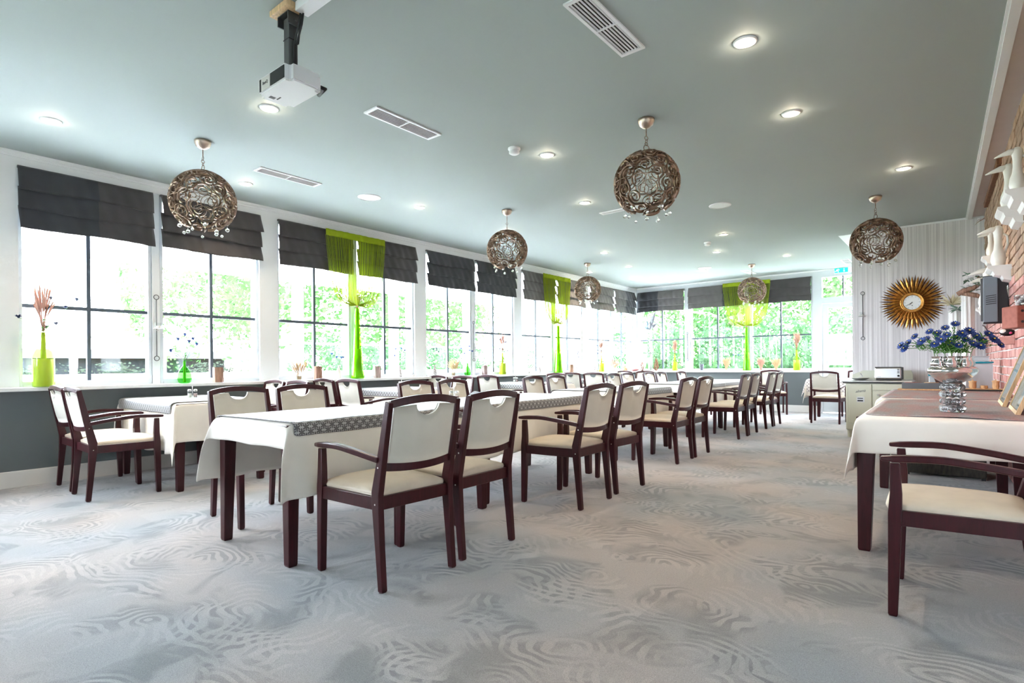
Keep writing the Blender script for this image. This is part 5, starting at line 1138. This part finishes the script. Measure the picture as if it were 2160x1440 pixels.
t = thing('wall_box', 'black metal box with a grey louvred panel hung on the brick wall', 'wall box', (x-.003, y, 1.37))
b = B(); b.rbox((-.185, .0, .0), (-.012, .12, .42), .006); b.build('box_shell', BLACK, t); b = B(); b.rbox((-.183, -.02, .01), (-.085, -.002, .41), .006)
PANEL = mat('blue_grey_metal', (.17, .20, .23), .45); pn = b.build('front_panel', PANEL, t)
for k in range(5): b = B(); b.boxc((-.13, -.022, .17+.018*k), (.07, .004, .006), Matrix.Rotation(-.1, 3, 'Y')); b.build('louvre', BLACK, pn)
b = B(); b.sweep([(-.19, .0, .02), (-.19, .0, .40)], .008, .02); b.build('edge_rail', DSTEEL, t)
b = B(); b.grid(12, 8, lambda u, v: (-.19+.18*u, .0+.12*v, -.004-.085*math.sin(u*PI*.9+.1)**.8*(1 if u > .15 else .5))); b.build('rounded_base', mat('dark_base', (.06, .035, .035), .4), t, solid=.006)
t = thing('painted_stone', 'black white and pink painted bird shaped stone under the black box', 'ornament', (x-.045, 6.1, 1.235)); b = B(); b.sphere((0, 0, .035), .042, 16, (1.2, .8, .75)); b.build('stone', BLACK, t); b = B(); b.sphere((-.022, -.012, .042), .028, 12, (.9, .8, .7)); b.build('white_patch', WCERAM, t); b = B(); b.sphere((.02, -.028, .028), .011, 8); b.build('pink_patch', mat('pink_paint', (.65, .05, .18), .4), t)
t2 = thing('brick_ledge', 'protruding terracotta brick that carries the painted stone', 'ledge', (wxr(6.1)+.0, 6.1, 1.2)); b = B(); b.rbox((-.11, -.06, -.03), (-.012, .06, .032), .004); b.build('brick_stub', BRICK, t2)
yh = 5.02; xh = wxr(yh)
t = thing('hollow_brick', 'big terracotta hollow brick shelf sticking out of the wall', 'brick', (xh-.075, yh, 1.25), .5); b = B(); b.rbox((-.075, -.10, 0), (.085, .05, .145), .006); hb = b.build('block', TERRA, t)
for i in range(4):
    for k in range(3): b = B(); b.lathe([(.009, .0), (.0001, .0005)], 12, cap=False); b.v = [(vx, -vz-.1005, vy) for vx, vy, vz in b.v]; o = b.build('hole', BLACK, hb); o.location = (-.045+.04*i+(.02 if k % 2 else 0), 0, .04+.035*k)
t = thing('stone_bowl', 'clear glass bowl of pebbles standing on the hollow brick', 'bowl', (xh-.06, yh-.03, 1.397)); b = B(); b.lathe([(.035, 0), (.06, .03), (.075, .09), (.082, .14)], 28, cap=False); b.build('glass_body', CGLASS, t)
for i in range(46): a = i*2.4; rr_ = .055*math.sqrt(rnd.random()); b = B() if i == 0 else b; 
pb = B(); pb.sphere((0, 0, 0), .012, 8, (1.2, 1, .7)); pm = [pb.mesh('pebble', m_) for m_ in (SPECK, GREYBARK, WCERAM, DSTEEL)]
for i in range(48):
    o = bpy.data.objects.new('pebble', pm[i % 4]); COL.objects.link(o); o.parent = t; zz = .012+.011*(i//8); a = i*2.4; q = (.028+.0045*(i//8))*math.sqrt(rnd.random()*.9+.1); o.location = (q*math.cos(a), q*math.sin(a), zz)
t = thing('rusty_stake', 'dark rusty pointed iron stake standing on the brick wall', 'ornament', (wxr(4.95)-.02, 4.95, 1.60)); b = B(); b.prism([(-.018, 0), (.018, 0), (.016, .16), (.010, .26), (.0, .34), (-.010, .26), (-.016, .16)], -.01, .01, Matrix(((1, 0, 0, 0), (0, 0, -1, 0), (0, 1, 0, 0), (0, 0, 0, 1)))); b.build('stake', mat('rust', (.12, .03, .02), .8, var=.4), t)
t = thing('wooden_beam_piece', 'rough brown timber piece fixed under the ceiling beside the bricks', 'timber', (.245, 7.95, CEIL-.05)); b = B(); b.rbox((-.04, -.95, -.02), (.035, .95, .045), .008); b.build('beam', RUSTIC, t)
t.rotation_euler = (0, 0, math.atan(.0312))
t = thing('dry_twig', 'small dry twig sticking out at the top of the wall corner', 'twig', (.185, 9.60, 2.90)); b = B(); b.tube([(.03, 0, .03), (0, -.01, 0), (-.05, -.02, -.03), (-.09, -.02, -.07)], [.008, .006, .004, .001], 5); b.tube([(-.02, -.01, -.01), (-.05, -.01, .0), (-.07, -.02, -.04)], [.004, .003, .001], 5); b.build('twig', BARK, t)
# dark chest below the farther buffet table
t = thing('storage_chest', 'dark chest standing under the farther buffet table', 'chest', (-.15, 6.55, 0)); b = B(); b.rbox((-.30, -.25, .02), (.28, .25, .33), .01); b.build('chest_body', mat('dark_chest', (.035, .028, .02), .7, var=.5, vscale=14, stretch=(4, 4, 1)), t); b = B(); b.rbox((-.31, -.26, .332), (.29, .26, .36), .008); b.build('lid', BLACK, t)
for sx in (-.28, .26):
    for sy in (-.22, .22): b = B(); b.box((sx-.015, sy-.015, 0), (sx+.015, sy+.015, .021)); b.build('foot', BLACK, t)
# ================================================================== OUTSIDE
b = B(); b.box((-60, -30, -.35), (40, 60, -.25)); tag(b.build('lawn', GRASS), 'sunlit lawn around the building', 'lawn', kind='stuff')
b = B(); b.box((-9.9, -6, -.12), (WX-TH, BY+2.2, -.06)); struct(b.build('terrace_floor', DECK)); b = B(); b.box((WX-TH, BY+TH, -.12), (2, BY+2.2, -.06)); struct(b.build('terrace_floor', DECK))
RXX = -9.5
t = thing('terrace_parapet', 'low white terrace wall outside the left windows', 'wall', (RXX, 3.5, -.06)); b = B(); b.box((-.10, -9, 0), (.10, 11.6, 1.0)); b.build('wall_body', WOUT, t); b = B(); b.box((-.13, -9, 1.0), (.13, 11.6, 1.03)); b.build('coping', WOUT, t)
t = thing('terrace_railing', 'white rail with glass wind screen on the terrace wall', 'railing', (RXX, 0, .975))
b = B(); b.box((-.03, -5, .495), (.03, 15, .53)); b.build('top_rail', WOUT, t)
PYS = [-3.4, -1.2, 1.05, 2.17, 3.27, 4.38, 5.49, 7.70, 9.96, 12.2, 14.4]
pb = B(); pb.box((-.035, -.035, 0), (.035, .035, .495)); proto = pb.build('baluster', WOUT, t, (0, PYS[0], 0))
for y in PYS[1:]: inst(proto, t, (0, y, 0))
for a, c in zip(PYS, PYS[1:]): b = B(); b.box((-.004, a+.05, .03), (.004, c-.05, .48)); b.build('glass_screen', GLASS, t)
t = thing('veranda_roof', 'white translucent veranda roof with white beams outside the windows', 'roof', (0, 0, 0))
b = B(); b.box((-9.62, -6, 2.60), (-9.42, 15, 2.74)); b.build('edge_beam', WOUT, t)
ys = [-5.5+2.25*k for k in range(10)]
for a, c in zip(ys, ys[1:]):
    b = B(); b.add([(-9.42, a+.04, 2.70), (WX-TH, a+.04, 3.12), (WX-TH, c-.04, 3.12), (-9.42, c-.04, 2.70)], [(0, 1, 2, 3)]); b.build('roof_panel', CANOPY, t, solid=.02)
for a in ys: b = B(); b.sweep([(-9.45, a, 2.68), (WX-TH, a, 3.10)], .07, .12, side=(0, 1, 0)); b.build('rafter', WOUT, t)
for y in (5.49, 7.70, 9.96, 12.2): t = thing('veranda_post', 'white veranda post, %s' % {5.49: 'nearest the camera', 7.70: 'second from the camera', 9.96: 'third from the camera', 12.2: 'farthest'}[y], 'post', (RXX, y, .97), 0, 'white veranda posts'); b = B(); b.box((-.075, -.075, .0), (.075, .075, 1.63)); b.build('post_shaft', WOUT, t)
# trees: trunk, limbs and leaf crown; crowns share two leaf meshes
def leafmesh(n, rx, rz_, size, m, seed, hollow=.35):
    rnd = random.Random(seed); b = B(); cl = [(rnd.gauss(0, .45), rnd.gauss(0, .45), rnd.gauss(0, .42)) for _ in range(46)]
    for i in range(n):
        c = rnd.choice(cl); p = V((c[0]+rnd.gauss(0, .16), c[1]+rnd.gauss(0, .16), c[2]+rnd.gauss(0, .13)))
        if p.length > 1.15: p *= 1.1/p.length
        p = V((p.x*rx, p.y*rx, p.z*rz_)); d = V((rnd.gauss(0, 1), rnd.gauss(0, 1), rnd.gauss(-.3, .6))).normalized(); s_ = d.orthogonal().normalized(); q = rnd.uniform(.6, 1.3)*size
        b.add([p, p+d*q*.5+s_*q*.32, p+d*q, p+d*q*.5-s_*q*.32], [(0, 1, 2, 3)])
    return b.mesh('crown', m)
CR = [leafmesh(5200, 2.9, 2.6, .17, LEAF1, 1), leafmesh(5200, 2.6, 3.0, .16, LEAF1, 2)]
def tree(x, y, h, s, label, k, low=1.0):
    t = thing('garden_tree', label, 'tree', (x, y, -.27), k*1.3, 'trees in the garden'); rnd = random.Random(k*7+1); b = B()
    b.tube([(0, 0, 0), (.1, 0, h*.25), (.02, .1, h*.5), (.15, 0, h*.8)], [.26, .20, .15, .05], 10)
    b.build('trunk', TRUNK, t)
    for i in range(6):
        a = i*1.1+k; z = h*(.28+.08*i); b = B(); b.tube([(.05, 0, z), (1.0*math.cos(a), 1.0*math.sin(a), z+.35), (2.2*math.cos(a), 2.2*math.sin(a), z+.55+rnd.uniform(-.3, .4))], [.09, .06, .02], 6); b.build('branch', TRUNK, t)
    o = bpy.data.objects.new('crown', CR[k % 2]); COL.objects.link(o); o.parent = t; o.location = (0, 0, h*.62); o.scale = (s, s, s*h/6.4*low); o['kind'] = 'stuff'
TR = [(-15.2, 8.4, 7.0, 1.0, 'broad tree seen through the second window from the left'), (-15.5, 12.4, 7.4, 1.1, 'leafy tree behind the first lime curtain'), (-17.5, 17.0, 8.0, 1.15, 'large tree behind the middle windows'),
      (-9.5, 21.0, 7.0, 1.1, 'tree behind the far corner of the room'), (-6.2, 20.0, 7.4, 1.1, 'tree behind the left back window'), (-3.4, 21.5, 7.0, 1.0, 'tree behind the third lime curtain'), (-23, 10.5, 8.0, 1.2, 'distant tree left of the broad one')]
for k, (x, y, h, s, lab) in enumerate(TR): tree(x, y, h, s, lab, k)
HM = leafmesh(4200, 1.5, 1.1, .13, LEAF2, 5); HP = leafmesh(2200, 1.5, 1.0, .10, LEAF3, 6)
def shrub(x, y, z, sx, sz, me, label, grp):
    o = bpy.data.objects.new('garden_shrub', me); COL.objects.link(o); o.location = (x, y, z); o.scale = (sx, sx*.8, sz); o.rotation_euler = (0, 0, x*3+y); tag(o, label, 'shrub', grp)
for k, x in enumerate((-8.4, -6.6, -4.8, -3.2, -1.6, 0.0)):
    shrub(x, 17.4+.3*(k % 2), 1.1, 1.05, 1.25, HM, '%s shrub of the hedge behind the back windows' % ('leftmost', 'second', 'third', 'fourth', 'fifth', 'rightmost')[k], 'hedge shrubs behind the back windows')
for k, (x, y) in enumerate(((-13.5, 9.0), (-13.2, 11.2), (-13.8, 13.6), (-13.2, 16.2))): shrub(x, y, .9, .9, .9, HM, '%s bush beyond the terrace railing' % ('first', 'second', 'third', 'fourth')[k], 'bushes beyond the terrace')
for k, (x, y) in enumerate(((-14.5, 2.6), (-15.0, 4.4), (-14.2, 6.0), (-14.8, 1.0))): shrub(x, y, .55, .9, .6, HP, '%s pale meadow shrub beyond the leftmost windows' % ('first', 'second', 'third', 'fourth')[k], 'pale meadow shrubs')
t = thing('garden_shed', 'long low grey shed far behind the leftmost window', 'shed', (-26, 6.0, -.25)); b = B(); b.box((-1, -6, 0), (1, 5, 1.7)); b.build('shed_wall', mat('shed_grey', (.014, .016, .020), .9, spec=.1), t); b = B(); b.prism([(-1.3, 0), (1.3, 0), (0, .35)], -6.2, 5.2, Matrix(((1, 0, 0, 0), (0, 0, 1, 0), (0, 1, 0, 1.7), (0, 0, 0, 1)))); b.build('shed_roof', mat('shed_roof', (.03, .03, .034), .9, spec=.1), t)
